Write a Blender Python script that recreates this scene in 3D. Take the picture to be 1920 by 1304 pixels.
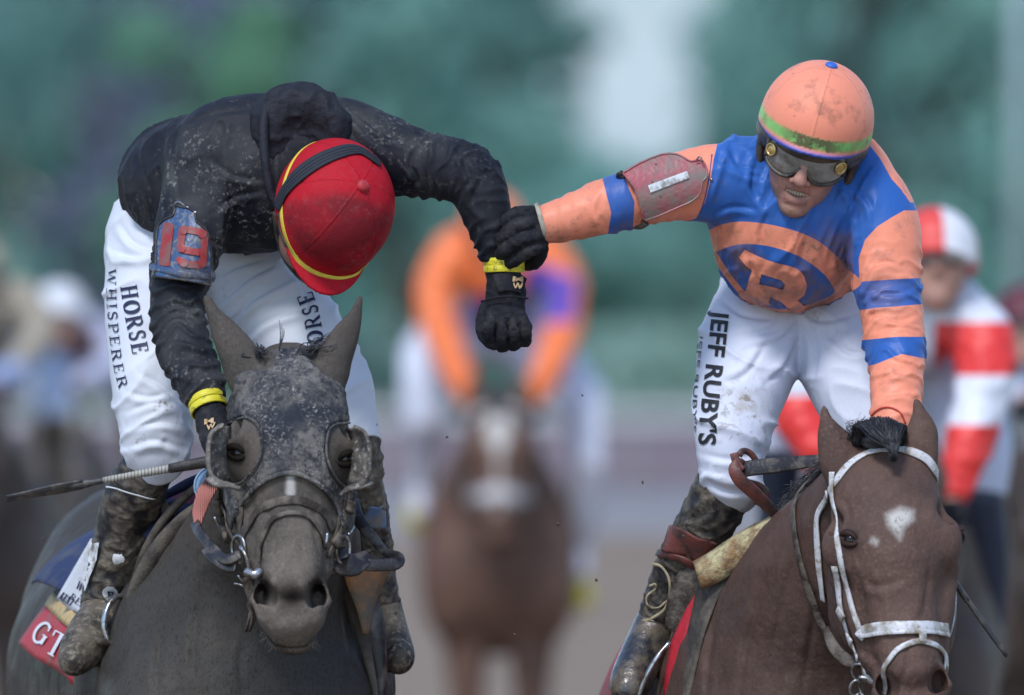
import bpy, math, random, numpy as np
from mathutils import Vector, Matrix
from mathutils.bvhtree import BVHTree
for o in list(bpy.data.objects): bpy.data.objects.remove(o)
C = bpy.context.scene.collection
SC = bpy.context.scene
rad = math.radians
# ---------------------------------------------------------------- camera
K = 0.0009            # metres per photo pixel in the plane of focus
CAMZ = 1.9
DIST = 1920*K*400/36  # 400 mm lens on a full frame sensor
cam = bpy.data.cameras.new("Camera"); camo = bpy.data.objects.new("Camera", cam); C.objects.link(camo)
camo.location = (0, -DIST, CAMZ); camo.rotation_euler = (rad(90), 0, 0)
cam.lens = 400; cam.sensor_width = 36; cam.clip_end = 3000; cam.clip_start = 0.5
cam.dof.use_dof = True; cam.dof.focus_distance = DIST-0.02; cam.dof.aperture_fstop = 3.7
SC.camera = camo
# ---------------------------------------------------------------- sky, sun, exposure
SUN_EL, SUN_AZ = 54, 200     # overcast: broad soft light from high up, a little from behind the camera
w = bpy.data.worlds.new("World"); SC.world = w; w.use_nodes = True
nt = w.node_tree; nt.nodes.clear()
sk = nt.nodes.new('ShaderNodeTexSky'); sk.sky_type = 'NISHITA'; sk.sun_disc = False
sk.sun_elevation = rad(SUN_EL); sk.sun_rotation = rad(SUN_AZ)
sk.air_density = 1.0; sk.dust_density = 0.4; sk.ozone_density = 1.8
bg = nt.nodes.new('ShaderNodeBackground'); bg.inputs[1].default_value = 0.125
ou = nt.nodes.new('ShaderNodeOutputWorld')
nt.links.new(sk.outputs[0], bg.inputs[0]); nt.links.new(bg.outputs[0], ou.inputs[0])
sl = bpy.data.lights.new("Sun", 'SUN'); sl.energy = 1.5; sl.angle = rad(14); sl.color = (1, .98, .95)
so = bpy.data.objects.new("Sun", sl); C.objects.link(so)
# nishita: rotation measured from +Y clockwise
sd = Vector((math.sin(rad(SUN_AZ))*math.cos(rad(SUN_EL)), math.cos(rad(SUN_AZ))*math.cos(rad(SUN_EL)), math.sin(rad(SUN_EL))))
so.rotation_euler = sd.to_track_quat('Z', 'Y').to_euler()
SC.view_settings.view_transform = 'Standard'; SC.view_settings.look = 'None'
SC.view_settings.exposure = 0.86; SC.view_settings.gamma = 1
SC.cycles.use_denoising = True
SC.cycles.max_bounces = 5; SC.cycles.diffuse_bounces = 2; SC.cycles.glossy_bounces = 2; SC.cycles.transmission_bounces = 4; SC.cycles.transparent_max_bounces = 8
# ---------------------------------------------------------------- coordinates
# figures are modelled in millimetre-like units: x right, y down, w towards the camera
def W(P):
    P = np.asarray(P, float); P = P.reshape(-1, 3)
    s = (DIST - P[:, 2]*K)/DIST
    return np.stack([(P[:, 0]-960)*K*s, -P[:, 2]*K, CAMZ+(652-P[:, 1])*K*s], 1)
def at(px, py, d):
    """world point seen at photo pixel (px,py) at distance d from the camera"""
    s = d/DIST
    return ((px-960)*K*s, d-DIST, CAMZ+(652-py)*K*s)
def ground_y(wv):
    s = (DIST - wv*K)/DIST
    return 652 + CAMZ/(K*s)
def nrm(v): v = np.asarray(v, float); return v/np.linalg.norm(v)
# ---------------------------------------------------------------- noise
def _h(i, j, k):
    n = (i*374761393 + j*668265263 + k*2147483647//7*3) & 0xffffffff
    n = ((n ^ (n >> 13))*1274126177) & 0xffffffff
    return ((n ^ (n >> 16)) & 0xffff)/65535.0
def vnoise(P):
    P = np.asarray(P, float); f = np.floor(P).astype(np.int64); t = P-f; t = t*t*(3-2*t)
    r = 0
    for a in (0, 1):
        for b in (0, 1):
            for c in (0, 1):
                wgt = (t[:, 0] if a else 1-t[:, 0])*(t[:, 1] if b else 1-t[:, 1])*(t[:, 2] if c else 1-t[:, 2])
                r = r + wgt*_h(f[:, 0]+a, f[:, 1]+b, f[:, 2]+c)
    return r*2-1
def fbm(P, o=3):
    r = 0; a = 1
    for i in range(o): r = r + a*vnoise(P*2**i+17*i); a *= .5
    return r
def sstep(x, a, b): t = np.clip((x-a)/(b-a), 0, 1); return t*t*(3-2*t)
# ---------------------------------------------------------------- implicit surfaces
class Field:
    def __init__(s, lo, hi, h):
        s.lo = np.array(lo, float); s.h = h
        n = np.ceil((np.array(hi, float)-s.lo)/h).astype(int)+1
        s.ax = [s.lo[i]+h*np.arange(n[i]) for i in range(3)]
        s.D = np.full(n, 1e3, np.float32); s.R = None; s.o = None; s.sc = 1.0
    def frame(s, o=None, X=None, Y=None, Z=None, sc=(1, 1, 1)):
        """local frame: columns are the px-space directions of the local axes"""
        if o is None: s.R = None; return
        s.o = np.array(o, float); M_ = np.stack([nrm(X)*sc[0], nrm(Y)*sc[1], nrm(Z)*sc[2]], 1)
        s.R = M_; s.Ri = np.linalg.inv(M_); s.sc = min(sc)
    def loc(s, p): return np.asarray(p, float) if s.R is None else s.o + s.R @ np.asarray(p, float)
    def _b(s, lo, hi, pad):
        lo = np.array(lo, float); hi = np.array(hi, float)
        if s.R is not None:
            cs = np.array([s.loc((x, y, z)) for x in (lo[0], hi[0]) for y in (lo[1], hi[1]) for z in (lo[2], hi[2])])
            lo = cs.min(0); hi = cs.max(0)
        a = np.floor((lo-pad-s.lo)/s.h).astype(int); b = np.ceil((hi+pad-s.lo)/s.h).astype(int)+1
        a = np.clip(a, 0, s.D.shape); b = np.clip(b, 0, s.D.shape)
        if (b <= a).any(): return None, None
        sl_ = tuple(slice(a[i], b[i]) for i in range(3))
        X = s.ax[0][sl_[0]][:, None, None].astype(np.float32); Y = s.ax[1][sl_[1]][None, :, None].astype(np.float32); Z = s.ax[2][sl_[2]][None, None, :].astype(np.float32)
        if s.R is not None:
            X, Y, Z = X-s.o[0], Y-s.o[1], Z-s.o[2]; q = s.Ri
            X, Y, Z = (q[0, 0]*X+q[0, 1]*Y+q[0, 2]*Z, q[1, 0]*X+q[1, 1]*Y+q[1, 2]*Z, q[2, 0]*X+q[2, 1]*Y+q[2, 2]*Z)
        return sl_, (X, Y, Z)
    def put(s, fn, lo, hi, k=8, sub=False):
        sl_, p = s._b(lo, hi, k+3*s.h)
        if sl_ is None: return
        d = fn(*p)
        if s.R is not None: d = d*s.sc
        a = s.D[sl_]
        if sub:
            d = -d; h = np.clip(.5-.5*(d-a)/k*-1, 0, 1) if False else np.clip(.5+.5*(d-a)/k, 0, 1)
            s.D[sl_] = a*(1-h)+d*h+k*h*(1-h)
        else:
            h = np.clip(.5+.5*(a-d)/k, 0, 1)
            s.D[sl_] = a*(1-h)+d*h-k*h*(1-h)
    def ell(s, c, r, k=8, R=None, sub=False):
        c = np.asarray(c, float); r = np.asarray(r, float)
        if R is not None: R = np.stack([nrm(x) for x in R], 0)
        def fn(X, Y, Z):
            x, y, z = X-c[0], Y-c[1], Z-c[2]
            if R is not None:
                x, y, z = (R[0, 0]*x+R[0, 1]*y+R[0, 2]*z, R[1, 0]*x+R[1, 1]*y+R[1, 2]*z, R[2, 0]*x+R[2, 1]*y+R[2, 2]*z)
            k0 = np.sqrt((x/r[0])**2+(y/r[1])**2+(z/r[2])**2)
            k1 = np.sqrt((x/r[0]**2)**2+(y/r[1]**2)**2+(z/r[2]**2)**2)+1e-9
            return k0*(k0-1)/k1
        m = r.max() if R is not None else r
        s.put(fn, c-m, c+m, k, sub)
    def cap(s, a, b, ra, rb, k=8, sub=False, flat=None):
        """tapered capsule; flat=(u,f): squashed by the factor f along u"""
        a = np.asarray(a, float); b = np.asarray(b, float); ab = b-a; L2 = ab@ab+1e-9
        if flat is not None: u = nrm(flat[0]); f = flat[1]
        def fn(X, Y, Z):
            x, y, z = X-a[0], Y-a[1], Z-a[2]
            t = np.clip((x*ab[0]+y*ab[1]+z*ab[2])/L2, 0, 1)
            x, y, z = x-t*ab[0], y-t*ab[1], z-t*ab[2]
            if flat is None: return np.sqrt(x*x+y*y+z*z)-(ra+(rb-ra)*t)
            q = x*u[0]+y*u[1]+z*u[2]
            r = ra+(rb-ra)*t
            k0 = np.sqrt(np.maximum(x*x+y*y+z*z-q*q+(q/f)**2, 0))
            k1 = np.sqrt(np.maximum(x*x+y*y+z*z-q*q+(q/f/f)**2, 1e-9))
            return k0*(k0-r)/k1
        m = max(ra, rb)*(1 if flat is None else max(1, flat[1]))
        s.put(fn, np.minimum(a, b)-m, np.maximum(a, b)+m, k, sub)
    def chain(s, pts, k=6, flat=None, n=5, sub=False):
        c = crom(pts, n)
        for i in range(len(c)-1): s.cap(c[i, :3], c[i+1, :3], c[i, 3], c[i+1, 3], k if i == 0 else max(4, k*.4), sub, flat)
    def cut(s, n, d0, k=4):
        """keep the side where p.n < d0"""
        n = nrm(n)
        X = s.ax[0][:, None, None]; Y = s.ax[1][None, :, None]; Z = s.ax[2][None, None, :]
        d = (X*n[0]+Y*n[1]+Z*n[2]-d0).astype(np.float32)
        s.D = np.maximum(s.D, d)
    def mesh(s):
        D = s.D; inside = D < 0; nx, ny, nz = D.shape
        cnt = np.zeros((nx-1, ny-1, nz-1), np.int8)
        for a in (0, 1):
            for b in (0, 1):
                for c in (0, 1): cnt += inside[a:nx-1+a, b:ny-1+b, c:nz-1+c]
        act = np.argwhere((cnt > 0) & (cnt < 8)); idx = np.full(cnt.shape, -1, np.int32)
        idx[act[:, 0], act[:, 1], act[:, 2]] = np.arange(len(act))
        cor = np.array([(a, b, c) for a in (0, 1) for b in (0, 1) for c in (0, 1)])
        vals = np.stack([D[act[:, 0]+a, act[:, 1]+b, act[:, 2]+c] for a, b, c in cor], 1)
        acc = np.zeros((len(act), 3)); num = np.zeros(len(act))
        for i in range(8):
            for j in range(i+1, 8):
                if np.abs(cor[i]-cor[j]).sum() != 1: continue
                vi, vj = vals[:, i], vals[:, j]; m = (vi < 0) != (vj < 0)
                t = np.where(m, vi/np.where(m, vi-vj, 1), 0)
                acc += np.where(m[:, None], cor[i]+t[:, None]*(cor[j]-cor[i]), 0); num += m
        V = s.lo+s.h*(act+acc/num[:, None])
        F = []
        for ax in range(3):
            d = [0, 0, 0]; d[ax] = 1; b1, b2 = [(1, 2), (2, 0), (0, 1)][ax]
            A = inside[:nx-d[0], :ny-d[1], :nz-d[2]]; B = inside[d[0]:, d[1]:, d[2]:]
            e = np.argwhere(A != B)
            ok = (e[:, b1] > 0) & (e[:, b2] > 0) & (e[:, b1] < D.shape[b1]-1) & (e[:, b2] < D.shape[b2]-1); e = e[ok]
            o1 = np.zeros(3, int); o1[b1] = 1; o2 = np.zeros(3, int); o2[b2] = 1
            q = np.stack([idx[tuple((e-x).T)] for x in (0*o1, o1, o1+o2, o2)], 1)
            fl = A[tuple(e.T)]
            q[~fl] = q[~fl][:, ::-1]; F.append(q)
        F = np.concatenate(F); F = F[(F >= 0).all(1)]
        return V, F
def crom(pts, n=5):
    P = np.array([tuple(p) for p in pts], float)
    if len(P) < 3: return np.array([P[0]+(P[-1]-P[0])*t for t in np.linspace(0, 1, n+1)])
    Q = np.vstack([2*P[0]-P[1], P, 2*P[-1]-P[-2]]); out = []
    for i in range(1, len(Q)-2):
        for j in range(n):
            t = j/n
            out.append(.5*((2*Q[i])+(-Q[i-1]+Q[i+1])*t+(2*Q[i-1]-5*Q[i]+4*Q[i+1]-Q[i+2])*t*t+(-Q[i-1]+3*Q[i]-3*Q[i+1]+Q[i+2])*t**3))
    out.append(P[-1]); return np.array(out)
def vnormals(V, F):
    n = np.cross(V[F[:, 2]]-V[F[:, 0]], V[F[:, 3]]-V[F[:, 1]]) if F.shape[1] == 4 else np.cross(V[F[:, 1]]-V[F[:, 0]], V[F[:, 2]]-V[F[:, 0]])
    N = np.zeros_like(V)
    for i in range(F.shape[1]):
        for j in range(3): N[:, j] += np.bincount(F[:, i], n[:, j], len(V))
    return N/(np.linalg.norm(N, axis=1)[:, None]+1e-12)
def along(V, pts, n=6):
    """arc length and distance of every vertex relative to a centre line"""
    c = crom(pts, n)[:, :3]; L = np.concatenate([[0], np.cumsum(np.linalg.norm(np.diff(c, axis=0), axis=1))])
    best = np.full(len(V), 1e9); t = np.zeros(len(V))
    for i in range(len(c)-1):
        a = c[i]; ab = c[i+1]-a; q = np.clip(((V-a)@ab)/(ab@ab+1e-9), 0, 1)
        d = np.linalg.norm(V-a-q[:, None]*ab, axis=1); m = d < best
        best[m] = d[m]; t[m] = (L[i]+q*np.linalg.norm(ab))[m]
    return t, best, L[-1]
def poly_sd(V, poly, smooth=False):
    """signed distance (positive inside) of the x,y of V to a polygon"""
    P = np.array(poly, float)
    if smooth: P = crom(list(P)+[P[0]], 4)[:-1]
    x, y = V[:, 0], V[:, 1]; d = np.full(len(V), 1e9); ins = np.zeros(len(V), bool)
    for i in range(len(P)):
        a, b = P[i], P[(i+1) % len(P)]; e = b-a
        q = np.clip(((x-a[0])*e[0]+(y-a[1])*e[1])/(e@e+1e-9), 0, 1)
        d = np.minimum(d, np.hypot(x-a[0]-q*e[0], y-a[1]-q*e[1]))
        c = (a[1] > y) != (b[1] > y)
        xi = a[0]+(y-a[1])/np.where(c, b[1]-a[1], 1)*e[0]
        ins ^= c & (x < xi)
    return np.where(ins, d, -d)
# ---------------------------------------------------------------- objects
def tag(o, label=None, cat=None, group=None, kind=None):
    if label: o['label'] = label
    if cat: o['category'] = cat
    if group: o['group'] = group
    if kind: o['kind'] = kind
    return o
def thing(name, p, label, cat, group=None, world=False):
    o = bpy.data.objects.new(name, None); C.objects.link(o); o.empty_display_size = .1
    o.location = p if world else W([p])[0]
    return tag(o, label, cat, group)
def rootloc(p):
    while p.parent: p = p.parent
    return np.array(p.location)
def mk(name, V, F, mats, parent=None, attrs=None, smooth=True, mi=None, world=False, label=None):
    """link one mesh object; V in figure units unless world"""
    V = np.asarray(V, float); Wv = V if world else W(V)
    if parent is not None: off = rootloc(parent)
    else: off = np.array([(Wv[:, 0].min()+Wv[:, 0].max())/2, (Wv[:, 1].min()+Wv[:, 1].max())/2, Wv[:, 2].min()])
    me = bpy.data.meshes.new(name); Wl = Wv-off
    if isinstance(F, np.ndarray):
        n, kk = F.shape
        me.vertices.add(len(Wl)); me.vertices.foreach_set('co', Wl.astype(np.float32).ravel())
        # surfaces come out of the figure frame mirrored: flip
        Ff = F if world else F[:, ::-1]
        me.loops.add(n*kk); me.loops.foreach_set('vertex_index', np.ascontiguousarray(Ff).astype(np.int32).ravel())
        me.polygons.add(n); me.polygons.foreach_set('loop_start', (np.arange(n)*kk).astype(np.int32))
        me.update(calc_edges=True); me.validate()
    else:
        me.from_pydata([tuple(v) for v in Wl], [], [tuple(f) for f in F] if world else [tuple(f)[::-1] for f in F])
    for m in (mats if isinstance(mats, (list, tuple)) else [mats]): me.materials.append(m)
    if mi is not None: me.polygons.foreach_set('material_index', np.asarray(mi, np.int32))
    me.polygons.foreach_set('use_smooth', [smooth]*len(me.polygons))
    for k_, a in (attrs or {}).items():
        at_ = me.attributes.new(k_, 'FLOAT', 'POINT'); at_.data.foreach_set('value', np.asarray(a, np.float32))
    me.update()
    o = bpy.data.objects.new(name, me); C.objects.link(o)
    if parent is not None: o.parent = parent
    else: o.location = off
    if label: o['label'] = label
    return o
class MB:
    """collects pieces of one mesh in figure units"""
    def __init__(s): s.V = []; s.F = []; s.M = []; s.n = 0
    def add(s, V, F, m=0):
        V = np.asarray(V, float); s.V.append(V)
        for f in F: s.F.append(tuple(int(i)+s.n for i in f)); s.M.append(m)
        s.n += len(V)
    def tube(s, pts, r, sides=8, n=4, m=0, cap=True, closed=False):
        P = np.array([tuple(p)[:3] for p in pts], float)
        rr = np.array([p[3] if len(p) > 3 else r for p in pts], float)
        Q = crom(np.hstack([P, rr[:, None]]), n) if n > 0 else np.hstack([P, rr[:, None]])
        c = Q[:, :3]; rr = Q[:, 3]
        T = np.gradient(c, axis=0); T /= np.linalg.norm(T, axis=1)[:, None]+1e-9
        u = np.cross(T[0], (0.3, .2, 1)); 
        if np.linalg.norm(u) < 1e-3: u = np.cross(T[0], (1, 0, 0))
        u = nrm(u); V = []
        for i in range(len(c)):
            u = u-T[i]*(u@T[i]); u = nrm(u); v = np.cross(T[i], u)
            for j in range(sides):
                a = 2*math.pi*j/sides; V.append(c[i]+rr[i]*(math.cos(a)*u+math.sin(a)*v))
        F = []
        for i in range(len(c)-1):
            for j in range(sides):
                j2 = (j+1) % sides; F.append((i*sides+j, i*sides+j2, (i+1)*sides+j2, (i+1)*sides+j))
        if cap: F.append(tuple(range(sides))[::-1]); F.append(tuple((len(c)-1)*sides+j for j in range(sides)))
        s.add(V, F, m); return s
    def ribbon(s, P, N, wd, th, m=0, lift=0):
        """strap: centre points P, face normals N, width wd (scalar or list), thickness th"""
        P = np.asarray(P, float); N = np.asarray(N, float); n = len(P)
        wd = np.interp(np.linspace(0, 1, n), np.linspace(0, 1, len(wd)), wd) if np.ndim(wd) else np.full(n, wd)
        T = np.gradient(P, axis=0); T /= np.linalg.norm(T, axis=1)[:, None]+1e-9
        V = []
        for i in range(n):
            nn = N[i]-T[i]*(N[i]@T[i]); nn = nrm(nn); b = np.cross(T[i], nn); h = wd[i]/2; c = P[i]+nn*lift
            for (x, y) in ((-h, 0), (-h, th*.7), (-h*.82, th), (h*.82, th), (h, th*.7), (h, 0)): V.append(c+b*x+nn*y)
        F = []
        for i in range(n-1):
            for j in range(6): j2 = (j+1) % 6; F.append((i*6+j, (i+1)*6+j, (i+1)*6+j2, i*6+j2))
        F.append((0, 1, 2, 3, 4, 5)); F.append(tuple((n-1)*6+j for j in (5, 4, 3, 2, 1, 0)))
        s.add(V, F, m); return s
    def ell(s, c, r, m=0, seg=20, rings=12, R=None):
        V = []; F = []; c = np.array(c, float)
        R = np.eye(3) if R is None else np.stack([nrm(x) for x in R], 1)
        for i in range(rings+1):
            a = math.pi*i/rings
            for j in range(seg):
                b = 2*math.pi*j/seg
                V.append(c+R@np.array((r[0]*math.sin(a)*math.cos(b), r[1]*math.cos(a), r[2]*math.sin(a)*math.sin(b))))
        for i in range(rings):
            for j in range(seg):
                j2 = (j+1) % seg; F.append((i*seg+j, (i+1)*seg+j, (i+1)*seg+j2, i*seg+j2))
        s.add(V, F, m); return s
    def sheet(s, P, th, m=0):
        """grid of points P[i][j] thickened by th away from the camera side"""
        P = np.asarray(P, float); a, b = P.shape[:2]; V = P.reshape(-1, 3)
        F = [(i*b+j, (i+1)*b+j, (i+1)*b+j+1, i*b+j+1) for i in range(a-1) for j in range(b-1)]
        N = vnormals(V, np.array(F)); n = len(V)
        V2 = V-N*th; allF = list(F)+[tuple(x+n for x in f[::-1]) for f in F]
        bd = [i*b for i in range(a)]+[(a-1)*b+j for j in range(1, b)]+[i*b+b-1 for i in range(a-2, -1, -1)]+[j for j in range(b-2, 0, -1)]
        for i in range(len(bd)): p, q = bd[i], bd[(i+1) % len(bd)]; allF.append((p, q, q+n, p+n)[::-1])
        s.add(np.vstack([V, V2]), allF, m); return s
    def prism(s, poly, N, th, m=0):
        """flat polygon of 3-D points thickened along N"""
        P = np.asarray(poly, float); n = len(P); N = nrm(N)
        s.add(np.vstack([P+N*th, P]), [tuple(range(n)), tuple(range(2*n-1, n-1, -1))]+[(i, i+n, (i+1) % n+n, (i+1) % n) for i in range(n)], m); return s
    def build(s, name, mats, parent=None, smooth=True, label=None, attrs=None, world=False):
        V = np.vstack(s.V)
        o = mk(name, V, s.F, mats, parent, attrs, smooth, s.M, world, label)
        import bmesh
        bm = bmesh.new(); bm.from_mesh(o.data); bmesh.ops.recalc_face_normals(bm, faces=bm.faces); bm.to_mesh(o.data); bm.free()
        return o
def bvh(V, F): return BVHTree.FromPolygons([tuple(v) for v in V], [tuple(f) for f in F])
def snap(B, p):
    """photo point (x,y) -> surface point by a ray along the view; (x,y,w) -> nearest surface point"""
    if len(p) == 2:
        h = B.ray_cast(Vector((p[0], p[1], 3000)), Vector((0, 0, -1)))
        if h[0] is None: return None
    else: h = B.find_nearest(Vector(p))
    n = np.array(h[1]); return np.array(h[0]), n
def outward(V, F, Nf): pass
def surf_path(B, pts, n=6, step=None):
    """follow a photo polyline over a surface"""
    first = []; last = None
    for p in pts:
        r = snap(B, p)
        if r is None: r = snap(B, (p[0], p[1], last[0][2] if last else 0))
        first.append(r[0]); last = r
    Q = crom(first, n); P = []; N = []
    for q in Q:
        h = B.find_nearest(Vector(q)); P.append(np.array(h[0])); nn = np.array(h[1]); N.append(nn)
    N = np.array(N); P = np.array(P)
    for _ in range(6): N[1:-1] = (N[:-2]+2*N[1:-1]+N[2:])/4; P[1:-1] = (P[:-2]+2*P[1:-1]+P[2:])/4
    N /= np.linalg.norm(N, axis=1)[:, None]+1e-9
    return P, N
def strap(mb, B, pts, wd, th=4, lift=1, m=0, n=6):
    P, N = surf_path(B, pts, n); mb.ribbon(P, N, wd, th*.6, m, lift*.75); return P, N
def cut_tris(V2, tris, L):
    """split 2-D triangles until no edge is longer than L"""
    V2 = [tuple(v) for v in V2]; out = []; st = [tuple(t) for t in tris]; mid = {}
    while st:
        t = st.pop(); e = [math.dist(V2[t[i]], V2[t[(i+1) % 3]]) for i in range(3)]
        i = e.index(max(e))
        if e[i] <= L: out.append(t); continue
        a, b, c = t[i], t[(i+1) % 3], t[(i+2) % 3]; k_ = (min(a, b), max(a, b))
        if k_ not in mid: V2.append(((V2[a][0]+V2[b][0])/2, (V2[a][1]+V2[b][1])/2)); mid[k_] = len(V2)-1
        m = mid[k_]; st += [(a, m, c), (m, b, c)]
    return V2, out
def lay(mb, B, V2, tris, off=1.2, m=0, L=7, wlim=14):
    """lay flat artwork given in photo coordinates on a surface"""
    V2, tris = cut_tris(V2, tris, L); P = []; bad = set()
    for i, v in enumerate(V2):
        r = snap(B, v)
        if r is None: bad.add(i); P.append((v[0], v[1], 0)); continue
        P.append(r[0]+np.array((0, 0, off))*1.0+r[1]*off*(1 if r[1][2] > 0 else -1))
    T = [t for t in tris if not (set(t) & bad) and max(P[a][2] for a in t)-min(P[a][2] for a in t) < wlim]
    if not T: return
    V = np.array(P); F = []
    for t in T:
        a, b, c = t
        cr = (V2[b][0]-V2[a][0])*(V2[c][1]-V2[a][1])-(V2[b][1]-V2[a][1])*(V2[c][0]-V2[a][0])
        F.append(t if cr > 0 else t[::-1])
    mb.add(V, F, m)
def glyphs(txt, bold=0.0):
    """letters of the built-in font as 2-D triangles (x right, y up, height about 0.7)"""
    cu = bpy.data.curves.new('t', 'FONT'); cu.body = txt; cu.offset = bold; cu.resolution_u = 3; cu.space_character = 1.0
    ob = bpy.data.objects.new('t', cu); C.objects.link(ob); dg = bpy.context.evaluated_depsgraph_get(); dg.update()
    me = bpy.data.meshes.new_from_object(ob.evaluated_get(dg)); me.calc_loop_triangles()
    V = [(v.co.x, v.co.y) for v in me.vertices]; T = [tuple(t.vertices) for t in me.loop_triangles]
    bpy.data.objects.remove(ob); bpy.data.curves.remove(cu); bpy.data.meshes.remove(me)
    return V, T
# serif letters drawn with thick and thin strokes: (points, thickness) in a 1 high box
def _arc(cx, cy, rx, ry, a0, a1, n=14): return [(cx+rx*math.cos(rad(a0+(a1-a0)*i/n)), cy+ry*math.sin(rad(a0+(a1-a0)*i/n))) for i in range(n+1)]
TK, TN = .15, .06
SER = {
 'H': (.86, [([(.18, 0), (.18, 1)], TK), ([(.68, 0), (.68, 1)], TK), ([(.18, .5), (.68, .5)], TN), ([(.02, .03), (.34, .03)], TN), ([(.02, .97), (.34, .97)], TN), ([(.52, .03), (.84, .03)], TN), ([(.52, .97), (.84, .97)], TN)]),
 'O': (.86, [(_arc(.43, .5, .34, .46, 0, 360, 26), 'o')]),
 'R': (.84, [([(.18, 0), (.18, 1)], TK), ([(.02, .03), (.36, .03)], TN), ([(.02, .97), (.4, .97)], TN), (_arc(.38, .73, .26, .235, 90, -90), .11), ([(.18, .5), (.4, .5)], TN), ([(.42, .5), (.72, .03)], TK), ([(.62, .03), (.84, .03)], TN)]),
 'S': (.62, [(_arc(.3, .74, .2, .22, 40, 270)[:]+_arc(.3, .26, .21, .22, 90, -140)[1:], .12), ([(.49, .72), (.5, .97)], TN), ([(.08, .03), (.08, .28)], TN)]),
 'E': (.72, [([(.18, 0), (.18, 1)], TK), ([(.02, .03), (.62, .03)], TN), ([(.02, .97), (.58, .97)], TN), ([(.18, .5), (.46, .5)], TN), ([(.62, .03), (.64, .27)], TN), ([(.58, .97), (.58, .75)], TN), ([(.46, .4), (.46, .61)], TN)]),
 'W': (1.14, [([(.12, 1), (.36, 0)], TK), ([(.36, 0), (.57, .95)], TN), ([(.57, .95), (.8, 0)], TK), ([(.8, 0), (1.02, 1)], TN), ([(0, .97), (.28, .97)], TN), ([(.88, .97), (1.14, .97)], TN)]),
 'I': (.38, [([(.19, 0), (.19, 1)], TK), ([(.03, .03), (.35, .03)], TN), ([(.03, .97), (.35, .97)], TN)]),
 'P': (.7, [([(.18, 0), (.18, 1)], TK), ([(.02, .03), (.36, .03)], TN), ([(.02, .97), (.4, .97)], TN), (_arc(.38, .72, .26, .25, 90, -90), .11), ([(.18, .47), (.4, .47)], TN)]),
 'T': (.76, [([(.38, 0), (.38, 1)], TK), ([(.04, .97), (.72, .97)], TN), ([(.04, .97), (.05, .74)], TN), ([(.72, .97), (.71, .74)], TN), ([(.22, .03), (.54, .03)], TN)]),
 'G': (.86, [(_arc(.45, .5, .35, .46, 48, 318, 22), .12), ([(.74, .08), (.74, .46)], TK), ([(.56, .46), (.86, .46)], TN), ([(.7, .7), (.7, .95)], TN)]),
 'K': (.84, [([(.18, 0), (.18, 1)], TK), ([(.02, .03), (.34, .03)], TN), ([(.02, .97), (.34, .97)], TN), ([(.7, .97), (.2, .42)], TN), ([(.34, .55), (.7, .03)], TK), ([(.58, .97), (.82, .97)], TN), ([(.56, .03), (.84, .03)], TN)]),
 'N': (.88, [([(.16, 0), (.16, 1)], TN), ([(.13, .97), (.7, .03)], TK), ([(.7, 0), (.7, 1)], TN), ([(.02, .03), (.3, .03)], TN), ([(.56, .97), (.84, .97)], TN), ([(.02, .97), (.16, .97)], TN)]),
 'C': (.8, [(_arc(.45, .5, .35, .46, 48, 318, 22), .12), ([(.7, .7), (.7, .95)], TN)]),
}
def stroke2d(pts, th):
    """a 2-D stroke as quads; th 'o' = stressed round letter"""
    P = np.array(pts, float); T = np.gradient(P, axis=0) if len(P) > 2 else np.repeat([P[1]-P[0]], 2, 0)
    T /= np.linalg.norm(T, axis=1)[:, None]+1e-9; N = np.stack([-T[:, 1], T[:, 0]], 1)
    hw = (np.abs(T[:, 1])*.085+.03) if th == 'o' else np.full(len(P), th/2)
    if th == 'o': N[-1] = N[0]; 
    A = P+N*hw[:, None]; B_ = P-N*hw[:, None]; n = len(P)
    V = [tuple(x) for x in np.vstack([A, B_])]; T_ = []
    for i in range(n-1): T_ += [(i, i+1, n+i+1), (i, n+i+1, n+i)]
    return V, T_
def path_map(base, up):
    """baseline polyline (photo px) -> function (s, h) -> px; up = left-hand normal sign"""
    c = crom([tuple(b)+(0,) for b in base], 8)[:, :2] if len(base) > 2 else np.array(base, float)
    L = np.concatenate([[0], np.cumsum(np.linalg.norm(np.diff(c, axis=0), axis=1))])
    def f(s_, h):
        x = np.interp(s_, L, c[:, 0]); y = np.interp(s_, L, c[:, 1])
        d = 2; x2 = np.interp(min(s_+d, L[-1]), L, c[:, 0])-np.interp(max(s_-d, 0), L, c[:, 0]); y2 = np.interp(min(s_+d, L[-1]), L, c[:, 1])-np.interp(max(s_-d, 0), L, c[:, 1])
        l = math.hypot(x2, y2)+1e-9
        return (x+h*up*y2/l, y-h*up*x2/l)
    return f, L[-1]
def serif_text(mb, B, txt, base, size, gap=.1, up=1, fit=True, wx=1.0, off=1.2, m=0, thick=1.0, wlim=14):
    f, L = path_map(base, up)
    tot = sum(SER[c][0]+gap for c in txt)-gap if True else 0
    sx = L/tot if fit else size*wx
    x = 0; q = 0
    for c in txt:
        wd, st = SER[c]
        for pts, th in st:
            V, T = stroke2d([(a*sx, b*size) for a, b in pts], th if th == 'o' else th*size*thick)
            if th == 'o':
                V, T = stroke2d(pts, 'o'); V = [(a*sx, b*size) for a, b in V]
            lay(mb, B, [f(x+a, b) for a, b in V], T, off+(q % 5)*.12, m, 6, wlim); q += 1
        x += (wd+gap)*sx
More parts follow.
